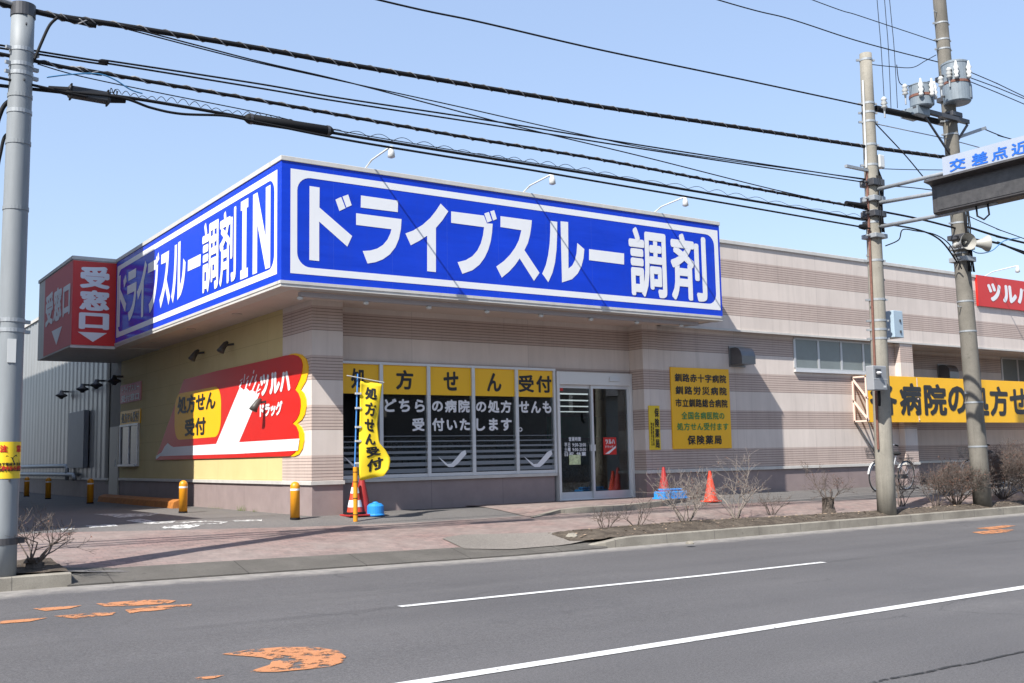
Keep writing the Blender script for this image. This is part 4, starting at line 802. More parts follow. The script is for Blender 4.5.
B1 = Vector(gp(887, 515.5)); T1 = ony(865.5, 54, B1.y); P1, at1, r1_ = ground_pole('concrete_utility_pole', B1, T1, .205, .135, POLEC, 'pale concrete utility pole carrying the road sign arms and meter box')
B2 = Vector(gp(983, 507.5)); T2 = ony(936, -40, B2.y); P2, at2, r2_ = ground_pole('concrete_utility_pole', B2, T2, .215, .15, POLED, 'taller concrete utility pole with transformers, behind the dense shrubs')
for py in (61, 104, 113, 122, 145, 165, 183, 200, 211, 222, 235, 260, 299, 320, 329, 338): band(P1, at1, r1_, ony(868, py, B1.y).z, GALV, .05, py > 60, 150)
for py in (27, 43, 52, 122, 135, 183, 222, 252, 300, 330, 402, 447): band(P2, at2, r2_, ony(950, py, B2.y).z, GALV, .04, py < 260, 160)
m = MB(); a = at1(ony(866, 100, B1.y).z); m.tube([at1(z) + Vector((-r1_(z) - .03, -.02, 0)) for z in (7.9, 6.5, 5.0, 3.6, 2.6, 1.6)], .028, 8); m.build('cable_conduit', RUST, P1)
m = MB(); m.tube([at1(z) + Vector((-r1_(z) - .03, -.02, 0)) for z in (7.95, 9.0, 10.0)], .022, 8); m.build('riser_conduit', PORC, P1)
for P_, at, rr, zs, s in ((P1, at1, r1_, (4.9, 5.4, 5.9, 6.4), 1), (P2, at2, r2_, (2.9, 4.0, 5.0, 6.0, 8.6, 9.5, 12.4), 1)):
    for k, z in enumerate(zs):
        c = at(z); d = Vector((1, 0, 0)) * (1 if k % 2 else -1); m = MB(); m.tube([c + d * rr(z), c + d * (rr(z) + .13), c + d * (rr(z) + .13) + Vector((0, 0, .04))], .012, 6); m.build('step_bolt', GALV, P_)
for py, w_ in ((183, .16), (199, .12), (214, .14), (236, .10)):
    c = at1(ony(868, py, B1.y).z); r_ = r1_(c.z); m = MB(); m.box(c.x - r_ - .05, c.x + r_ + .05, c.y - r_ - .05, c.y + r_ + .02, c.z - w_ / 2, c.z + w_ / 2); m.bar((c.x - r_ - .16, c.y - .05, c.z), (c.x + r_ + .16, c.y - .05, c.z), .05, .05); m.build('cable_clamp', DARKM if py in (183, 214) else GALV, P1, bevel=.012)
for dx, r0 in ((-.04, .018), (.03, .022), (.09, .014)):
    m = MB(); m.tube([at1(z) + Vector((dx + .02 * math.sin(z * 7), -r1_(z) - .035, 0)) for z in (7.75, 7.4, 7.1, 6.8, 6.45)], r0, 7); m.build('riser_cable', RUBBER, P1, smooth=True)
for py in (80, 100, 116, 236, 246, 258):
    c = at2(ony(948, py, B2.y).z); r_ = r2_(c.z); m = MB(); m.box(c.x - r_ - .04, c.x + r_ + .04, c.y - r_ - .06, c.y + r_ + .02, c.z - .06, c.z + .06); m.bar((c.x - r_ - .2, c.y - .1, c.z), (c.x + r_ + .1, c.y - .1, c.z), .04, .05); m.build('cable_clamp', GALV if py % 4 else DARKM, P2, bevel=.012)
for k in range(5):
    m = MB(); m.tube([at2(z) + Vector((-.08 + .05 * k + .03 * math.sin(z * 5 + k), -r2_(z) - .03, 0)) for z in (7.4, 7.0, 6.6, 6.2, 5.85)], .016, 6); m.build('riser_cable', RUBBER, P2, smooth=True)
# meter box and cabinet hung on the first concrete pole
c = at1(3.25); o = thing('meter_box', c, 'grey electricity meter box with a dark round window strapped to the concrete pole', 'meter box'); a, b = ony(865, 366, c.y - .2), ony(880, 391, c.y - .2)
m = MB(); m.box(a.x, b.x, c.y - .40, c.y - .20, b.z, a.z); m.build('case', mat('meter case grey', (.24, .25, .26), .45, noise=.08), o, bevel=.02)
m = MB(); m.box(a.x + .07, a.x + .26, c.y - .41, c.y - .395, a.z - .26, a.z - .07); m.build('meter_window', DARKM, o, bevel=.02); m = MB(); m.lathe((a.x + .165, c.y - .42, a.z - .165), [(.05, -.03), (.07, 0), (.05, .03)], 14); m.build('meter_dial', ALU, o)
m = MB(); m.box(a.x, b.x, c.y - .405, c.y - .402, a.z - .30, a.z - .29); m.box(b.x - .14, b.x - .05, c.y - .405, c.y - .402, b.z + .06, b.z + .10); m.build('case_label', PORC, o); m = MB(); m.tube([(b.x - .1, c.y - .25, b.z), (b.x - .1, c.y - .25, b.z - .2), (b.x - .05, c.y - .2, b.z - .32)], .03, 8); m.build('conduit', RUBBER, o)
c = at1(4.5); o = thing('cable_cabinet', c, 'flat pale blue cabinet on the far side of the concrete pole', 'cabinet'); a, b = ony(887.5, 311, c.y + .05), ony(898, 338.5, c.y + .05)
m = MB(); m.box(a.x, a.x + .34, c.y - .1, c.y + .25, b.z, a.z); m.build('case', BOXB, o, bevel=.012); m = MB(); [m.box(a.x + .2, a.x + .24, c.y - .12, c.y - .1, a.z - t - .06, a.z - t) for t in (.2, .45)]; m.build('latch', DARKM, o)
c = at1(ony(876, 157, B1.y).z); o = thing('junction_box', c, 'small white junction box high on the concrete pole', 'junction box'); m = MB(); m.box(c.x + .14, c.x + .32, c.y - .15, c.y + .1, c.z - .28, c.z + .02); m.build('case', PORC, o, bevel=.02)
m = MB(); m.tube([(c.x + .2, c.y, c.z - .28), (c.x + .3, c.y - .05, c.z - .6), (c.x + .2, c.y - .1, c.z - .95), (c.x + .05, c.y - .1, c.z - 1.0)], .045, 8); m.build('cable_tail', RUBBER, o)
# transformers
def transformer(c, r, h, label, nb):
    o = thing('pole_transformer', c, label, 'transformer', 'transformers on the taller concrete pole'); c = Vector(c); m = MB(); m.lathe(c, [(r * .92, 0), (r, .03), (r, h * .93), (r * 1.04, h * .94), (r * 1.04, h * .98), (r * .8, h * 1.02), (.02, h * 1.05)], 28); m.build('tank', TRAFO, o)
    for z in (.48,): m = MB(); m.lathe(c + Vector((0, 0, h * z)), [(r + .012, -.03), (r + .012, .03)], 28); m.build('tank_hoop', RUST, o)
    for k in range(nb):
        a = math.radians(215 + k * 50); q = c + Vector((math.cos(a) * (r + .06), math.sin(a) * (r + .06), h * .72)); m = MB(); m.lathe(q, [(.03, -.22), (.06, -.16), (.035, -.12), (.07, -.05), (.04, 0), (.07, .06), (.03, .14), (.02, .22)], 12); m.build('bushing', PORC, o, smooth=True)
    m = MB()
    for k in range(7): a = math.radians(-75 + k * 14); q = c + Vector((math.cos(a) * r, math.sin(a) * r, 0)); m.box(q.x - .012, q.x + .03, q.y - .02, q.y + .02, c.z + h * .08, c.z + h * .42)
    m.build('cooling_fin', TRAFO, o); return o
z0 = ony(957, 109, B2.y).z; z1 = ony(957, 69, B2.y).z; q = at2(z0); t = ony(956.5, 90, B2.y - .25); transformer((t.x, B2.y - .25, z0), .32, (z1 - z0) * .97, 'large pale blue grey pole transformer tank with rust hoop', 2)
z0 = ony(921, 112, B2.y).z; z1 = ony(921, 90, B2.y).z; t = ony(921, 98, B2.y - .2); transformer((t.x, B2.y - .2, z0), .26, z1 - z0, 'smaller transformer with white insulators left of the large tank', 3)
c = at2(ony(945, 121, B2.y).z); o = thing('transformer_platform', c, 'steel cross beam holding the transformers on the taller pole', 'crossarm'); e = ony(908, 124, B2.y)
m = MB(); m.bar((e.x, B2.y - .2, c.z), (c.x + .45, B2.y - .2, c.z + .02), .10, .10); m.bar((e.x, B2.y + .18, c.z), (c.x + .45, B2.y + .18, c.z + .02), .10, .10); m.build('beam', DARKM, o)
m = MB(); m.bar((c.x + .42, B2.y - .2, c.z - .05), (c.x, B2.y, c.z - .7), .05, .05); m.bar((e.x + .3, B2.y - .2, c.z - .05), (c.x, B2.y, c.z - .9), .04, .04); m.build('brace', DARKM, o)
m = MB(); m.box(e.x + .0, e.x + .5, B2.y - .28, B2.y + .2, c.z - .14, c.z + .06); m.build('switch_box', TRAFO, o, bevel=.02)
a_ = ony(971, 141, B2.y); b_ = ony(985, 128, B2.y); m = MB(); m.bar(at2(a_.z - .1), b_, .08, .08); m.build('outrigger', GALV, o)
for k, (px, py) in enumerate(((884, 103), (905, 90), (949, 73), (961, 74), (941, 82))):
    q = ony(px, py, B2.y - .3); o = thing('line_insulator', q, ['white insulator over the black bar between the concrete poles', 'white insulator left of the smaller transformer', 'white insulator on the left face of the large transformer', 'white insulator on the right face of the large transformer', 'white insulator between the two transformers'][k], 'insulator', 'porcelain insulators')
    m = MB(); m.lathe(q, [(.02, -.2), (.03, -.12), (.075, -.1), (.045, -.04), (.08, -.02), (.045, .06), (.075, .08), (.03, .14)], 12); m.build('porcelain', PORC, o, smooth=True); m = MB(); m.cyl(q - Vector((0, 0, .35)), q - Vector((0, 0, .18)), .02, n=8); m.build('pin', GALV, o)
# horn speakers
for k, (px, py, dx, dy) in enumerate(((965, 242.5, -.45, -1), (982, 243.5, .9, -.6))):
    q = ony(px, py, B2.y - .45); o = thing('horn_speaker', q, ['grey horn loudspeaker facing the road on the taller pole', 'grey horn loudspeaker turned to the right on the taller pole'][k], 'loudspeaker', 'horn speakers'); d = Vector((dx, dy, 0)).normalized()
    m = MB(); m.tube([q - d * .35, q - d * .2, q, q + d * .12, q + d * .15], [.06, .055, .12, .2, .205], 20, cap=False); m.tube([q - d * .42, q - d * .3], .07, 16); m.tube([q - d * .05, q + d * .06], [.05, .012], 10); m.build('horn', mat('horn paint', (.30, .295, .27), .5), o, smooth=True)
    m = MB(); m.bar(q - d * .3, at2(q.z) + Vector((.05, -.1, 0)), .035, .035); m.build('mounting_arm', GALV, o)
# message board over the road
GX = B1.x - .02; G = thing('overhead_road_sign', (GX, 12.5, 6.2), 'dark overhead message board with a pale blue sign sheet above, on pipe arms', 'road sign')
tl, bl_ = onx(943, 157, GX), onx(944, 180.5, GX); yE = 6.6; zt, zb = 7.72, bl_.z; zt = tl.z
m = MB(); m.box(GX - .04, GX + .02, yE, tl.y, zb + .02, zt - .02); m.build('sign_sheet', PALE, G)
m = MB(); gfx = fx(GX - .04); c0 = [onx(px, py, GX) for px, py in ((951, 173), (967, 163), (973, 168), (989, 157), (993, 163), (1009, 152), (1013, 158), (1030, 146))]
for k, ch in enumerate('交差点近'): text(m, ch, gfx, (-c0[2*k].y, zb + .13, -c0[2*k+1].y, zt - .12), .03, d0=.004)
y_ = c0[7].y
text(m, '信号注意', gfx, (-y_ + .12, zb + .13, -y_ + 2.0, zt - .12), .03, .15, d0=.004); m.build('sheet_lettering', CYANL, G)
bt, bb = onx(932, 183.5, GX - .12), onx(941, 213, GX - .12)
m = MB(); m.poly([(GX - .42, bt.y, bt.z - .02), (GX - .40, bt.y, bt.z + .03), (GX + .25, bt.y, bt.z + .03), (GX + .25, bt.y, bb.z), (GX - .10, bt.y, bb.z), (GX - .14, bt.y, bb.z + .03), (GX - .14, bt.y, bt.z - .06)], (0, yE - bt.y, 0)); m.build('message_board', mat('dark board case', (.045, .042, .042), .5, noise=.4, nscale=6), G)
m = MB(); m.box(GX - .152, GX - .143, yE + .1, bt.y - .12, bb.z + .07, bt.z - .09); m.build('display_face', mat('display glass', (.06, .058, .058), .35, noise=.35, nscale=5), G)
for pa, pb in (((868, 190), (945, 173)), ((879, 205.5), (936, 193)), ((879, 229), (952, 213))):
    a = at1(ony(*pa, B1.y).z) + Vector((0, -.1, 0)); e = onx(*pb, GX + .05); m = MB(); m.tube([a, e, e + Vector((0, -1.0, .02))], .045, 12); m.build('support_arm', GALV, G, smooth=True)
m = MB(); y0 = onx(988, 210, GX).y; m.tube([(GX, y0 + .25, bb.z + .02), (GX, y0 + .24, bb.z - .2), (GX, y0 + .1, bb.z - .3), (GX, y0 - .02, bb.z - .22), (GX, y0, bb.z + .02)], .02, 8); m.build('cable_loop', RUBBER, G)

# ------------------------------------------------------------------ overhead lines, each hung between the poles it is tied to
A2, C2 = (LB.x, LB.y), (B1.x, B1.y); D2 = (B2.x, B2.y)
def smooth_pts(P, n=10):
    Q = []
    for i in range(len(P) - 1):
        p0, p1, p2, p3 = P[max(i-1, 0)], P[i], P[i+1], P[min(i+2, len(P)-1)]
        for k in range(n):
            t = k / n; Q.append(0.5 * ((2*p1) + (p2 - p0) * t + (2*p0 - 5*p1 + 4*p2 - p3) * t*t + (3*p1 - p0 - 3*p2 + p3) * t**3))
    return Q + [P[-1]]
def cable(P, r, label, name='overhead_cable', plane=None, off=0.0, ext=0.0, spiral=False, m_=None, group='overhead cables', endright=None, wave=0.0):
    a, b = plane or (A2, C2); pts = [onv(x, y, a, b) + Vector((0, off, 0)) for x, y in P]
    if ext: d = (pts[0] - pts[1]).normalized(); pts = [pts[0] + d * ext + Vector((0, 0, ext * .03))] + pts
    if endright: d = (pts[-1] - pts[-2]).normalized(); pts.append(pts[-1] + d * endright)
    Q = smooth_pts(pts); m = MB(); m.tube(Q, r, 7 if r < .03 else 10); o = m.build(name, m_ or RUBBER, loc=Q[0], smooth=True); tag(o, label, 'cable', group)
    if spiral:
        s = MB(); L = [0.0]
        for u, v in zip(Q, Q[1:]): L.append(L[-1] + (v - u).length)
        path = []; N = int(L[-1] / .045)
        j = 0
        for k in range(N):
            sx = L[-1] * k / N
            while j < len(L) - 2 and L[j + 1] < sx: j += 1
            t = (sx - L[j]) / max(1e-6, L[j+1] - L[j]); c = Q[j].lerp(Q[j+1], t); an = sx / .36 * 2 * math.pi
            path.append(c + Vector((0, math.cos(an), math.sin(an))) * (r + .006))
        s.tube(path, .009, 4, cap=False); s.build('spiral_binding', mat('grey binding', (.16, .16, .165), .5), o)
    if wave:
        s = MB(); path = []
        for k in range(len(Q) * 6):
            t = k / 6; j = min(int(t), len(Q) - 2); c = Q[j].lerp(Q[j+1], t - j); path.append(c + Vector((0, 0, r + wave * abs(math.sin(k * .35 + 1.3 * math.sin(k * .05))) * (.35 + .65 * abs(math.sin(k * .043))))))
        s.tube(path, .005, 4, cap=False); s.build('lashing_wire', RUBBER, o)
    return o
cable([(33, 11), (60, 16.5), (130, 27), (260, 48.5), (340, 63), (470, 85), (600, 106.6), (730, 126), (868, 147)], .038, 'thickest black cable bundle tied to the top of the steel pole', spiral=True, ext=10)
cable([(30, 60), (80, 69), (170, 85), (260, 100.5), (340, 115), (470, 138), (600, 159.5), (730, 184), (868, 209)], .026, 'thick spiral bound cable just under the pair of thin wires', spiral=True, ext=10)
cable([(32, 89), (115, 96), (180, 106), (248, 118), (340, 134), (470, 155), (600, 175.5), (730, 197), (868, 220)], .024, 'lashed telephone cable running through the black splice box', wave=.085, ext=10)
cable([(30, 86), (66, 93), (120, 99), (150, 109), (180, 115), (225, 117), (260, 124), (340, 140), (430, 155), (518, 169), (600, 183), (730, 205), (868, 229)], .019, 'lowest black cable, sagging below the splice box', off=-.06, ext=8)
cable([(30, 50), (110, 61), (260, 84), (340, 98), (492, 121), (665, 149), (868, 180)], .014, 'upper wire of the thin pair below the thickest bundle', ext=10)
cable([(30, 51.5), (110, 62.5), (260, 87), (340, 100.5), (492, 124), (665, 151.5), (868, 182)], .014, 'lower wire of the thin pair below the thickest bundle', off=.05, ext=10)
cable([(130, 27.5), (200, 46), (260, 61), (340, 78.7), (460, 105), (583, 133), (680, 152), (868, 178)], .010, 'thin wire leaving the thickest bundle and joining the thin pair', off=.08)
cable([(120, 26.5), (200, 47.5), (260, 63), (340, 81.5), (430, 105), (518, 128), (640, 157), (772, 190), (868, 211)], .011, 'thin wire slanting from the thickest bundle down to the spiral bound cable', off=-.05)
cable([(38, 63), (80, 75), (160, 92), (260, 112), (340, 130), (470, 152), (600, 173), (730, 196), (868, 221)], .008, 'thin wire just above the lashed telephone cable', off=.04)
cable([(375, -1), (480, 22), (600, 49.8), (740, 79), (880, 109)], .017, 'single black cable crossing the upper sky down to the black bar', ext=6, off=.0)
cable([(715, -1), (790, 19), (860, 41.6), (938, 62)], .013, 'lower of two thin wires in the upper right sky', plane=(C2, D2), ext=9)
cable([(810, -1), (860, 16), (938, 42)], .010, 'upper of two thin wires in the upper right sky', plane=(C2, D2), ext=9)
cable([(868, 147), (905, 152), (950, 158)], .042, 'thick bundle between the two concrete poles', plane=(C2, D2), spiral=True)
cable([(868, 209), (915, 218), (958, 229), (970, 234)], .024, 'cable from the concrete pole to just above the horn speakers', plane=(C2, D2))
cable([(870, 222), (915, 229), (940, 240), (957, 262)], .02, 'drooping cable ending on the taller pole below the horn speakers', plane=(C2, D2))
cable([(866, 186), (905, 187), (955, 193)], .012, 'thin wire running behind the overhead road sign', plane=(C2, D2))
cable([(866, 168), (905, 169.5), (955, 170)], .010, 'thin level wire above the road sign arms', plane=(C2, D2))
cable([(875, 123), (905, 155), (930, 185), (962, 222)], .014, 'steep thin wire falling across the road sign arms', plane=(C2, D2))
cable([(872, 123), (905, 130), (955, 141), (1024, 160)], .012, 'thin pale wire passing under the transformer platform', plane=(C2, D2), m_=GALV, endright=8)
cable([(868, 64), (890, 66.5), (912, 67.5), (925, 61), (936, 55)], .010, 'thin loop of wire from the top of the concrete pole', plane=(C2, D2))
for k, (a, b) in enumerate((((877, -1), (884, 96)), ((884.5, -1), (891, 108)), ((889.5, -1), (897.5, 108)))):
    cable([a, ((a[0] + b[0]) / 2 + .6, 48), b], .008, ['left one of three upright thin wires dropping to the black bar', 'middle one of three upright thin wires dropping to the black bar', 'right one of three upright thin wires dropping to the black bar'][k], plane=(C2, D2), ext=6, group='upright drop wires')
cable([(893, 66), (896, 84), (905, 87), (912, 86), (928, 82)], .010, 'jumper wire curving into the smaller transformer', plane=(C2, D2), off=-.1)
for k, (P, r) in enumerate((([(970, 72), (998, 84), (1025, 97)], .012), ([(971, 78), (998, 88), (1025, 99)], .012), ([(971, 82), (998, 93), (1025, 104.5)], .012), ([(984, 129), (1004, 137), (1025, 143)], .014), ([(968, 227), (1000, 237), (1025, 243)], .028), ([(969, 238), (1000, 244), (1025, 252)], .022), ([(985, 240), (1005, 245.5), (1025, 254)], .026), ([(966, 215), (1000, 230), (1025, 239)], .012))):
    cable(P, r, ['top one of three wires leaving the large transformer to the right', 'middle one of three wires leaving the large transformer to the right', 'lowest of three wires leaving the large transformer to the right', 'wire leaving the outrigger to the right edge above the road sign', 'thick cable leaving the taller pole just above the horn speakers', 'cable leaving the taller pole between the horn speakers', 'lowest thick cable leaving to the right beside the horn speakers', 'thin wire leaving the taller pole right under the road sign'][k], plane=(D2, (D2[0] + 10, D2[1] + .3)), endright=14, group='lines leaving to the right')
cable([(880, 247), (893, 241), (897, 231), (910, 232), (930, 236), (945, 247), (956, 270)], .014, 'thin drooping loop of cable under the lowest sign arm', plane=(C2, D2), off=-.15)
BLUW = mat('blue service wire', (.04, .16, .32), .5)
cable([(955, 248), (966, 255), (980, 253), (993, 243), (1008, 240)], .012, 'blue wire looping under the horn speakers', plane=(D2, (D2[0] + 10, D2[1] + .3)), off=-.3, m_=BLUW)
cable([(45, 80), (70, 77), (95, 76.5), (112, 82), (128, 92), (140, 96)], .010, 'short blue wire arching over the splice box', off=-.12, m_=BLUW)
cable([(33, 62), (40, 45), (48, 28), (56, 20)], .020, 'short black riser cable tying the thickest bundle to the steel pole', off=-.1)
cable([(20, 92), (8, 100), (2, 112), (-3, 130)], .03, 'black cable curling away left behind the steel pole', off=.2)
cable([(20, 128), (8, 132), (3, 150), (-2, 175)], .022, 'black cable hanging down left of the steel pole', off=.2)
o = thing('black_bar_insulator', onv(876, 109, C2, D2), 'thick black sleeve bar between concrete pole and transformer platform', 'cable sleeve'); m = MB(); m.tube([onv(876, 108.5, C2, D2), onv(905, 114.5, C2, D2), onv(937, 121.5, C2, D2)], .075, 12); m.build('sleeve', RUBBER, o)
# splice closures
a, b = onv(66, 91, A2, C2), onv(112, 99, A2, C2); d = (b - a).normalized(); o = thing('splice_box', a, 'boxy black splice closure hanging on the lashed cable by the steel pole', 'splice box'); m = MB(); m.bar(a + d * .02, b - d * .02, .13, .16); m.build('case', mat('black case', (.02, .02, .022), .5, noise=.2), o, bevel=.03)
m = MB(); m.tube([a - d * .22, a + d * .05], [.03, .065], 12); m.build('end_cone', RUBBER, o); m = MB(); m.tube([b - d * .05, b + d * .18], [.065, .028], 12); m.build('end_cone', RUBBER, o); 
for t in (.1, .9): m = MB(); q = a.lerp(b, t); m.bar(q - Vector((0, 0, .10)), q + Vector((0, 0, .10)), .02, .14); m.build('clamp', RUBBER, o)
a, b = onv(248, 118.5, A2, C2), onv(330, 131, A2, C2); d = (b - a).normalized(); o = thing('splice_sleeve', a, 'long slim black splice sleeve on the lashed cable above the blue sign corner', 'splice sleeve'); m = MB(); m.tube([a - d * .05, a, b, b + d * .05], [.04, .075, .075, .04], 14); m.build('sleeve', RUBBER, o, smooth=True)
for q in (a + d * .02, b - d * .06): m = MB(); m.tube([q, q + d * .04], .082, 14); m.build('end_ring', DARKM, o)
for k, (px, py) in enumerate(((868, 207.5), (868, 228))):
    q = onv(px - 3, py - 1, A2, C2); m = MB(); e = onv(px - 22 if k == 0 else px - 8, py - 4.5 if k == 0 else py - 1.5, A2, C2); m.tube([e, q], [.05, .07], 10); tag(m.build('cable_end_sleeve', RUBBER, loc=q), ['black sleeve where the spiral bound cable meets the concrete pole', 'black sleeve where the lowest cable meets the concrete pole'][k], 'cable sleeve')
q = at1(ony(856, 168, B1.y).z); e = ony(842, 167, B1.y); m = MB(); m.bar(q, e + Vector((0, -.1, 0)), .07, .06); m.build('stub_arm', GALV, P1)

# ------------------------------------------------------------------ shrubs
def shrub(px, py, h, spread, seed, label, stems=6, fine=1.0, leaf=0, m_=BARK, stump=None, lean=0.0, lv0=3):
    rn = random.Random(seed); p = grd(px, py); base = Vector((p.x, p.y, gz(p.x, p.y) + .02)); o = thing('bare_shrub', base, label, 'shrub', 'leafless shrubs in the planting bed'); m = MB(); lf = MB(); tips = []
    def grow(q, d, L, r, lv):
        n = 3; pts = [q]; rs = [r]
        for i in range(n):
            d = (d + Vector((rn.gauss(0, .2), rn.gauss(0, .2), rn.gauss(.03, .12)))).normalized(); q = q + d * L / n; pts.append(q); rs.append(max(.0022, r * (1 - .45 * (i + 1) / n)))
            if lv > 0 and i > 0 and rn.random() < .75 * fine:
                s = (d + Vector((rn.gauss(0, .7), rn.gauss(0, .7), rn.gauss(.1, .35)))).normalized(); grow(q, s, L * rn.uniform(.45, .75), rs[-1] * .75, lv - 1)
        m.tube(pts, rs, 5 if r > .008 else 3, cap=False); tips.append(pts[-1]); tips.append(pts[-2])
        if lv > 0:
            for _ in range(2 if rn.random() < .7 * fine else 1):
                s = (d + Vector((rn.gauss(0, .5), rn.gauss(0, .5), rn.gauss(.08, .3)))).normalized(); grow(q, s, L * rn.uniform(.55, .85), rs[-1], lv - 1)
    for k in range(stems):
        a = 2 * math.pi * (k + rn.random() * .6) / stems; d = Vector((math.cos(a) * spread + lean, math.sin(a) * spread, 1)).normalized(); q0 = base + Vector((math.cos(a) * .06, math.sin(a) * .06, 0 if not stump else stump[1] * rn.uniform(.5, .95)))
        grow(q0, d, h * rn.uniform(.34, .5), rn.uniform(.009, .016), lv0)
    m.build('branches', m_, o)
    if leaf:
        for _ in range(leaf):
            q = rn.choice(tips) + Vector((rn.gauss(0, .02), rn.gauss(0, .02), rn.gauss(0, .02))); u = Vector((rn.gauss(0, 1), rn.gauss(0, 1), rn.gauss(0, 1))).normalized() * rn.uniform(.012, .03); v = u.cross(Vector((rn.gauss(0, 1), rn.gauss(0, 1), rn.gauss(0, 1)))).normalized() * rn.uniform(.008, .018)
            lf.add([q, q + u * .5 + v, q + u, q + u * .5 - v], [(0, 1, 2, 3)])
        lf.build('dry_leaves', DRYL, o)
    if stump:
        s = MB(); r, hh = stump; prof = [(r * 1.3, -.05), (r * 1.05, .08), (r * rn.uniform(.9, 1.05), hh * .6), (r, hh), (r * .8, hh + .01), (.01, hh - .02)]; s.lathe(base, prof, 14)
        s.v = [(x + rn.gauss(0, .02), y + rn.gauss(0, .02), z + rn.gauss(0, .008)) for x, y, z in s.v]; s.build('stump', STUMP, o)
    return o
shrub(606, 531, .42, .7, 11, 'tiny sparse shrub at the left tip of the planting bed', 6, 1.1)
shrub(637, 528, .62, .8, 12, 'small shrub of a few bare dark stems, second from the bed tip', 5, .9)
shrub(686, 524, 1.05, .75, 13, 'wide bare shrub in front of the blue weight and door', 12, 1.25, 160, BARKL)
shrub(736, 519, 1.15, .45, 14, 'tall pale bare shrub between the red cone and the tiny twig shrub', 8, 1.1, 140, BARKL)
shrub(772, 515.5, .5, .5, 15, 'tiny twig shrub under the vertical shadow edge on the wall', 6, 1.1)
shrub(829, 514.5, .85, .95, 16, 'bare shrub sprouting from a thick cut stump', 9, 1.1, 50, BARK, (.12, .34))
shrub(902, 507, 1.0, .55, 17, 'thin crooked shrub in front of the parked bicycle', 6, 1.1, 90)
shrub(936, 507, .95, .6, 21, 'slim shrub at the left side of the taller concrete pole', 9, 1.2, 260)
shrub(957, 506, .98, .75, 18, 'dense brown shrub at the foot of the taller concrete pole', 24, 1.3, 1300, lv0=4)
shrub(1003, 500, 1.25, .75, 19, 'largest dense brown shrub right of the taller pole', 26, 1.3, 2000, lv0=4)
shrub(1030, 498, 1.25, .7, 20, 'dense brown shrub cut by the right edge of the picture', 22, 1.3, 1400, lv0=4)
shrub(34, 571, .85, .9, 22, 'bare twiggy shrub beside the steel pole', 9, 1.0, 30, BARK, (.10, .14), lean=.3)

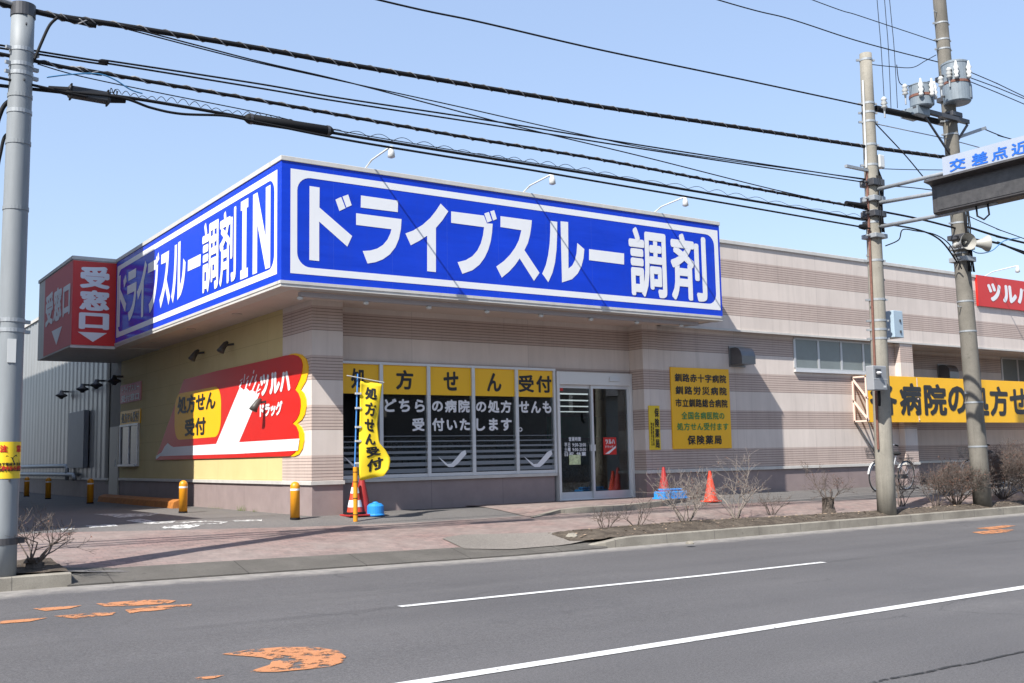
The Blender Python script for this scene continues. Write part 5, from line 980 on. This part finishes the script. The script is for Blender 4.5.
# ------------------------------------------------------------------ bicycles by the wall
def make_bike():
    o = thing('bicycle', (0, 0, 0), '', 'bicycle', 'bicycles parked along the shop wall'); R_ = .33; SIL = mat('silver bicycle paint', (.58, .59, .6), .35, .4)
    for x in (-.55, .55):
        m = MB(); m.tube([(x + (R_ - .012) * math.cos(t), 0, R_ + (R_ - .012) * math.sin(t)) for t in [2 * math.pi * k / 32 for k in range(33)]], .016, 8, cap=False); wo = m.build('wheel', TYRE, o, smooth=True)
        m = MB(); m.tube([(x + (R_ - .035) * math.cos(t), 0, R_ + (R_ - .035) * math.sin(t)) for t in [2 * math.pi * k / 32 for k in range(33)]], .010, 6, cap=False); m.build('rim', CHROME, wo)
        m = MB(); [m.tube([(x, .02 * (-1) ** k, R_), (x + (R_ - .04) * math.cos(math.pi * k / 9), 0, R_ + (R_ - .04) * math.sin(math.pi * k / 9))], .002, 3, cap=False) for k in range(18)]; m.tube([(x, -.05, R_), (x, .05, R_)], .02, 8); m.build('spokes', CHROME, wo)
        m = MB(); m.grid(lambda a, y: (x + (R_ + .025) * math.cos(a), y, R_ + (R_ + .025) * math.sin(a)), [math.radians((20 if x > 0 else 40) + k * 10) for k in range(14)], [-.028, .028]); m.build('mudguard', SIL, o)
    m = MB()                                             # front wheel on the left
    for p, q, r in (((-.42, 0, .78), (-.05, 0, .30), .019), ((-.40, 0, .70), (.02, 0, .42), .016), ((-.02, 0, .28), (.16, 0, .78), .016), ((-.02, 0, .28), (.55, .05, R_), .010), ((-.02, 0, .28), (.55, -.05, R_), .010), ((.13, 0, .66), (.55, .05, R_), .009), ((.13, 0, .66), (.55, -.05, R_), .009), ((-.43, 0, .86), (-.40, 0, .66), .018), ((-.41, .045, .66), (-.55, .045, R_), .012), ((-.41, -.045, .66), (-.55, -.045, R_), .012)): m.cyl(p, q, r, n=10)
    m.build('bike_frame', SIL, o)
    m = MB(); m.tube([(-.43, 0, .84), (-.42, 0, 1.0), (-.36, .12, 1.04), (-.22, .25, 1.02), (-.12, .27, 1.0)], .012, 8); m.tube([(-.42, 0, 1.0), (-.36, -.12, 1.04), (-.22, -.25, 1.02), (-.12, -.27, 1.0)], .012, 8); hb = m.build('handlebar', CHROME, o)
    m = MB(); m.cyl((-.22, .25, 1.02), (-.11, .275, 1.0), .018, n=8); m.cyl((-.22, -.25, 1.02), (-.11, -.275, 1.0), .018, n=8); m.build('grip', RUBBER, hb)
    m = MB()                                             # wire basket
    for z, s in ((.72, .8), (.80, .87), (.88, .94), (.95, 1.0)): m.tube([(-.62 + dx * .17 * s, dy * .19 * s, z) for dx, dy in ((-1, -1), (1, -1), (1, 1), (-1, 1), (-1, -1))], .006, 5)
    for k in range(9):
        for sy in (-1, 1): t = -1 + k / 4; m.tube([(-.62 + t * .136, sy * .152, .72), (-.62 + t * .17, sy * .19, .95)], .004, 4)
        for sx in (-1, 1): m.tube([(-.62 + sx * .136, (-1 + k / 4) * .152, .72), (-.62 + sx * .17, (-1 + k / 4) * .19, .95)], .004, 4)
    m.box(-.75, -.49, -.15, .15, .715, .722); m.build('basket', DARKM, o)
    m = MB(); m.lathe((.18, 0, .80), [(.03, -.02), (.11, .0), (.12, .03), (.06, .07)], 14); m.v = [(.18 + (x - .18) * 1.25, y * (.75 if x > .15 else .45), z) for x, y, z in m.v]; m.build('saddle', TYRE, o, smooth=True)
    m = MB(); m.box(.33, .78, -.06, .06, .70, .715); m.cyl((.72, .05, .70), (.56, .06, .34), .006, n=6); m.cyl((.72, -.05, .70), (.56, -.06, .34), .006, n=6); m.build('rear_rack', DARKM, o)
    m = MB(); m.tube([(-.02 + .09 * math.cos(t), -.04, .28 + .09 * math.sin(t)) for t in [2 * math.pi * k / 16 for k in range(17)]], .008, 6); m.bar((-.02, -.06, .28), (.05, -.07, .13), .018, .018); m.box(.02, .11, -.16, -.07, .115, .135); m.box(-.08, .56, -.055, -.04, .26, .36); m.build('crank', DARKM, o)
    m = MB(); m.tube([(.5, .03, .30), (.62, .12, .02)], .008, 6); m.build('kickstand', CHROME, o); return o
bk = make_bike(); q = grd(909, 490); xl, xr = ony(874, 478, q.y).x, ony(908.5, 478, q.y).x; sc_ = min(1.25, (xr - xl) / 1.1); bk.scale = (sc_, 1, max(1.0, sc_ * .98)); bk.location = ((xl + xr) / 2, q.y, gz(q.x, q.y)); bk['label'] = 'silver city bicycle with wire basket behind the pole with the meter box'; bk.rotation_euler = (math.radians(3), 0, math.radians(4))
b2 = dup(bk); q = grd(990, 487); b2.location = (q.x + .05, q.y + .2, gz(q.x, q.y)); b2['label'] = 'silver bicycle mostly hidden behind the taller concrete pole and shrubs'; b2.rotation_euler = (math.radians(3), 0, math.radians(-3))

# ------------------------------------------------------------------ small things on the ground
rn = random.Random(5); mb = MB()
for k in range(420):
    x = rn.uniform(X0 + .2, X1 - .2); t = rn.random(); y = 14.5 + (bed_hi(x) - 14.5) * t; z = gz(x, y) + .05 * math.sin(math.pi * t) + .03; s = rn.uniform(.012, .04); a = rn.uniform(0, 6.3); d = Vector((math.cos(a), math.sin(a), rn.uniform(-.3, .3))) * s; e = Vector((-math.sin(a), math.cos(a), rn.uniform(-.4, .6))) * s * .6; c = Vector((x, y, z)); mb.add([c - d, c - e, c + d, c + e], [(0, 1, 2, 3)])
tag(mb.build('leaf_litter', mat('pale dead leaf', (.30, .22, .15), .9, noise=.4, nscale=20)), kind='stuff', label='dry leaf litter scattered over the planting bed', cat='leaf litter')
for (px, py, s, lab) in ((690, 544, .07, 'small broken stone lying in the gutter by the kerb'), (572, 538, .11, 'pale flat stone at the tip of the planting bed')):
    p = grd(px, py); z = gz(p.x, p.y); mb = MB(); mb.lathe((p.x, p.y, z), [(s, 0), (s * 1.05, s * .3), (s * .7, s * .7), (.01, s * .75)], 9); mb.v = [(x + rn.gauss(0, s * .12), y + rn.gauss(0, s * .12), zz + rn.gauss(0, s * .05)) for x, y, zz in mb.v]; tag(mb.build('loose_stone', KERB, loc=(p.x, p.y, z)), lab, 'stone')
mb = MB()
for (px, py, n, h) in ((243, 515.5, 26, .16), (221, 515, 10, .08), (213, 514.5, 8, .07), (255, 516, 12, .08)):
    p = onx(px, py, WX - .03)
    for _ in range(n): q = Vector((WX - .03 - rn.random() * .08, p.y + rn.gauss(0, .12), .55)); e = q + Vector((rn.gauss(0, .05), rn.gauss(0, .05), h * rn.uniform(.5, 1.1))); mb.add([q - Vector((0, .008, 0)), q + Vector((0, .008, 0)), e], [(0, 1, 2)])
tag(mb.build('weeds', mat('weed green', (.10, .14, .03), .8)), kind='stuff', label='green weeds at the foot of the side wall', cat='weeds')

# ------------------------------------------------------------------ unseen neighbour across the lane, added and shaped for the shadow that fills it
NBd = thing('unseen_neighbour_building', (0, 30, .5), 'unseen plain grey neighbouring building that shades the drive-through lane', 'building')
m = MB(); m.box(-9, 2.9, 23.7, 50, .4, 11.9); m.build('wall', NEIGH, NBd); m = MB(); m.box(-8, 2.9 - .003, 24.7, 34, 11.9, 12.9); m.build('shade_roof_block', NEIGH, NBd)  # block on the roof added to shade the side sign's far end
m = MB(); m.box(-9, 2.72, 18.5, 23.69, .3, 5.3); m.build('shade_wing', NEIGH, NBd)  # unseen lower part added to carry the shade further over the lane ground
for y in (26.5, 31.0, 35.5, 40.0, 44.5):
    for z in (2.0, 5.2, 8.4):
        m = MB(); m.box(2.88, 2.94, y, y + 1.7, z, z + 1.2); wo = m.build('window', ALU, NBd); m = MB(); m.box(2.93, 2.945, y + .08, y + 1.62, z + .08, z + 1.12); m.build('pane', FROST, wo)  # windows of the unseen neighbour, lane side
for x in (-7.0, -3.6, -.4):
    for z, yy in ((6.6, 23.7), (9.2, 23.7), (1.6, 18.5)):
        m = MB(); m.box(x, x + 1.8, yy - .04, yy + .02, z, z + 1.2); wo = m.build('window', ALU, NBd); m = MB(); m.box(x + .08, x + 1.72, yy - .045, yy - .03, z + .08, z + 1.12); m.build('pane', FROST, wo)  # windows of the unseen neighbour
for k, (x0, x1, h, col, lab) in enumerate(((-16, 6, 6.2, (.30, .27, .23), 'two storey beige house across the road, behind the viewer'), (9, 24, 7.6, (.26, .27, .29), 'grey shop house across the road, behind the viewer'), (28, 52, 5.4, (.33, .30, .27), 'low pale building across the road, behind the viewer'))):
    o = thing('roadside_house', (x0, -14, 0), lab, 'building'); m = MB(); m.box(x0, x1, -26, -14, -.3, h); m.build('wall', mat('house wall', col, .85, noise=.12), o)
    m = MB(); m.poly([(x0 - .4, -26.4, h), (x0 - .4, -20, h + 2.2), (x0 - .4, -13.6, h)], (x1 - x0 + .8, 0, 0)); m.build('roof', mat('house roof', (.10, .09, .09), .7, noise=.2), o)
    n = int((x1 - x0) / 3.2)
    for i in range(n):
        for z in ((1.0, 4.0) if h > 6 else (1.0,)): m = MB(); m.box(x0 + 1 + i * 3.2, x0 + 2.6 + i * 3.2, -14.02, -13.95, z, z + 1.3); m.build('window', FROST, o)
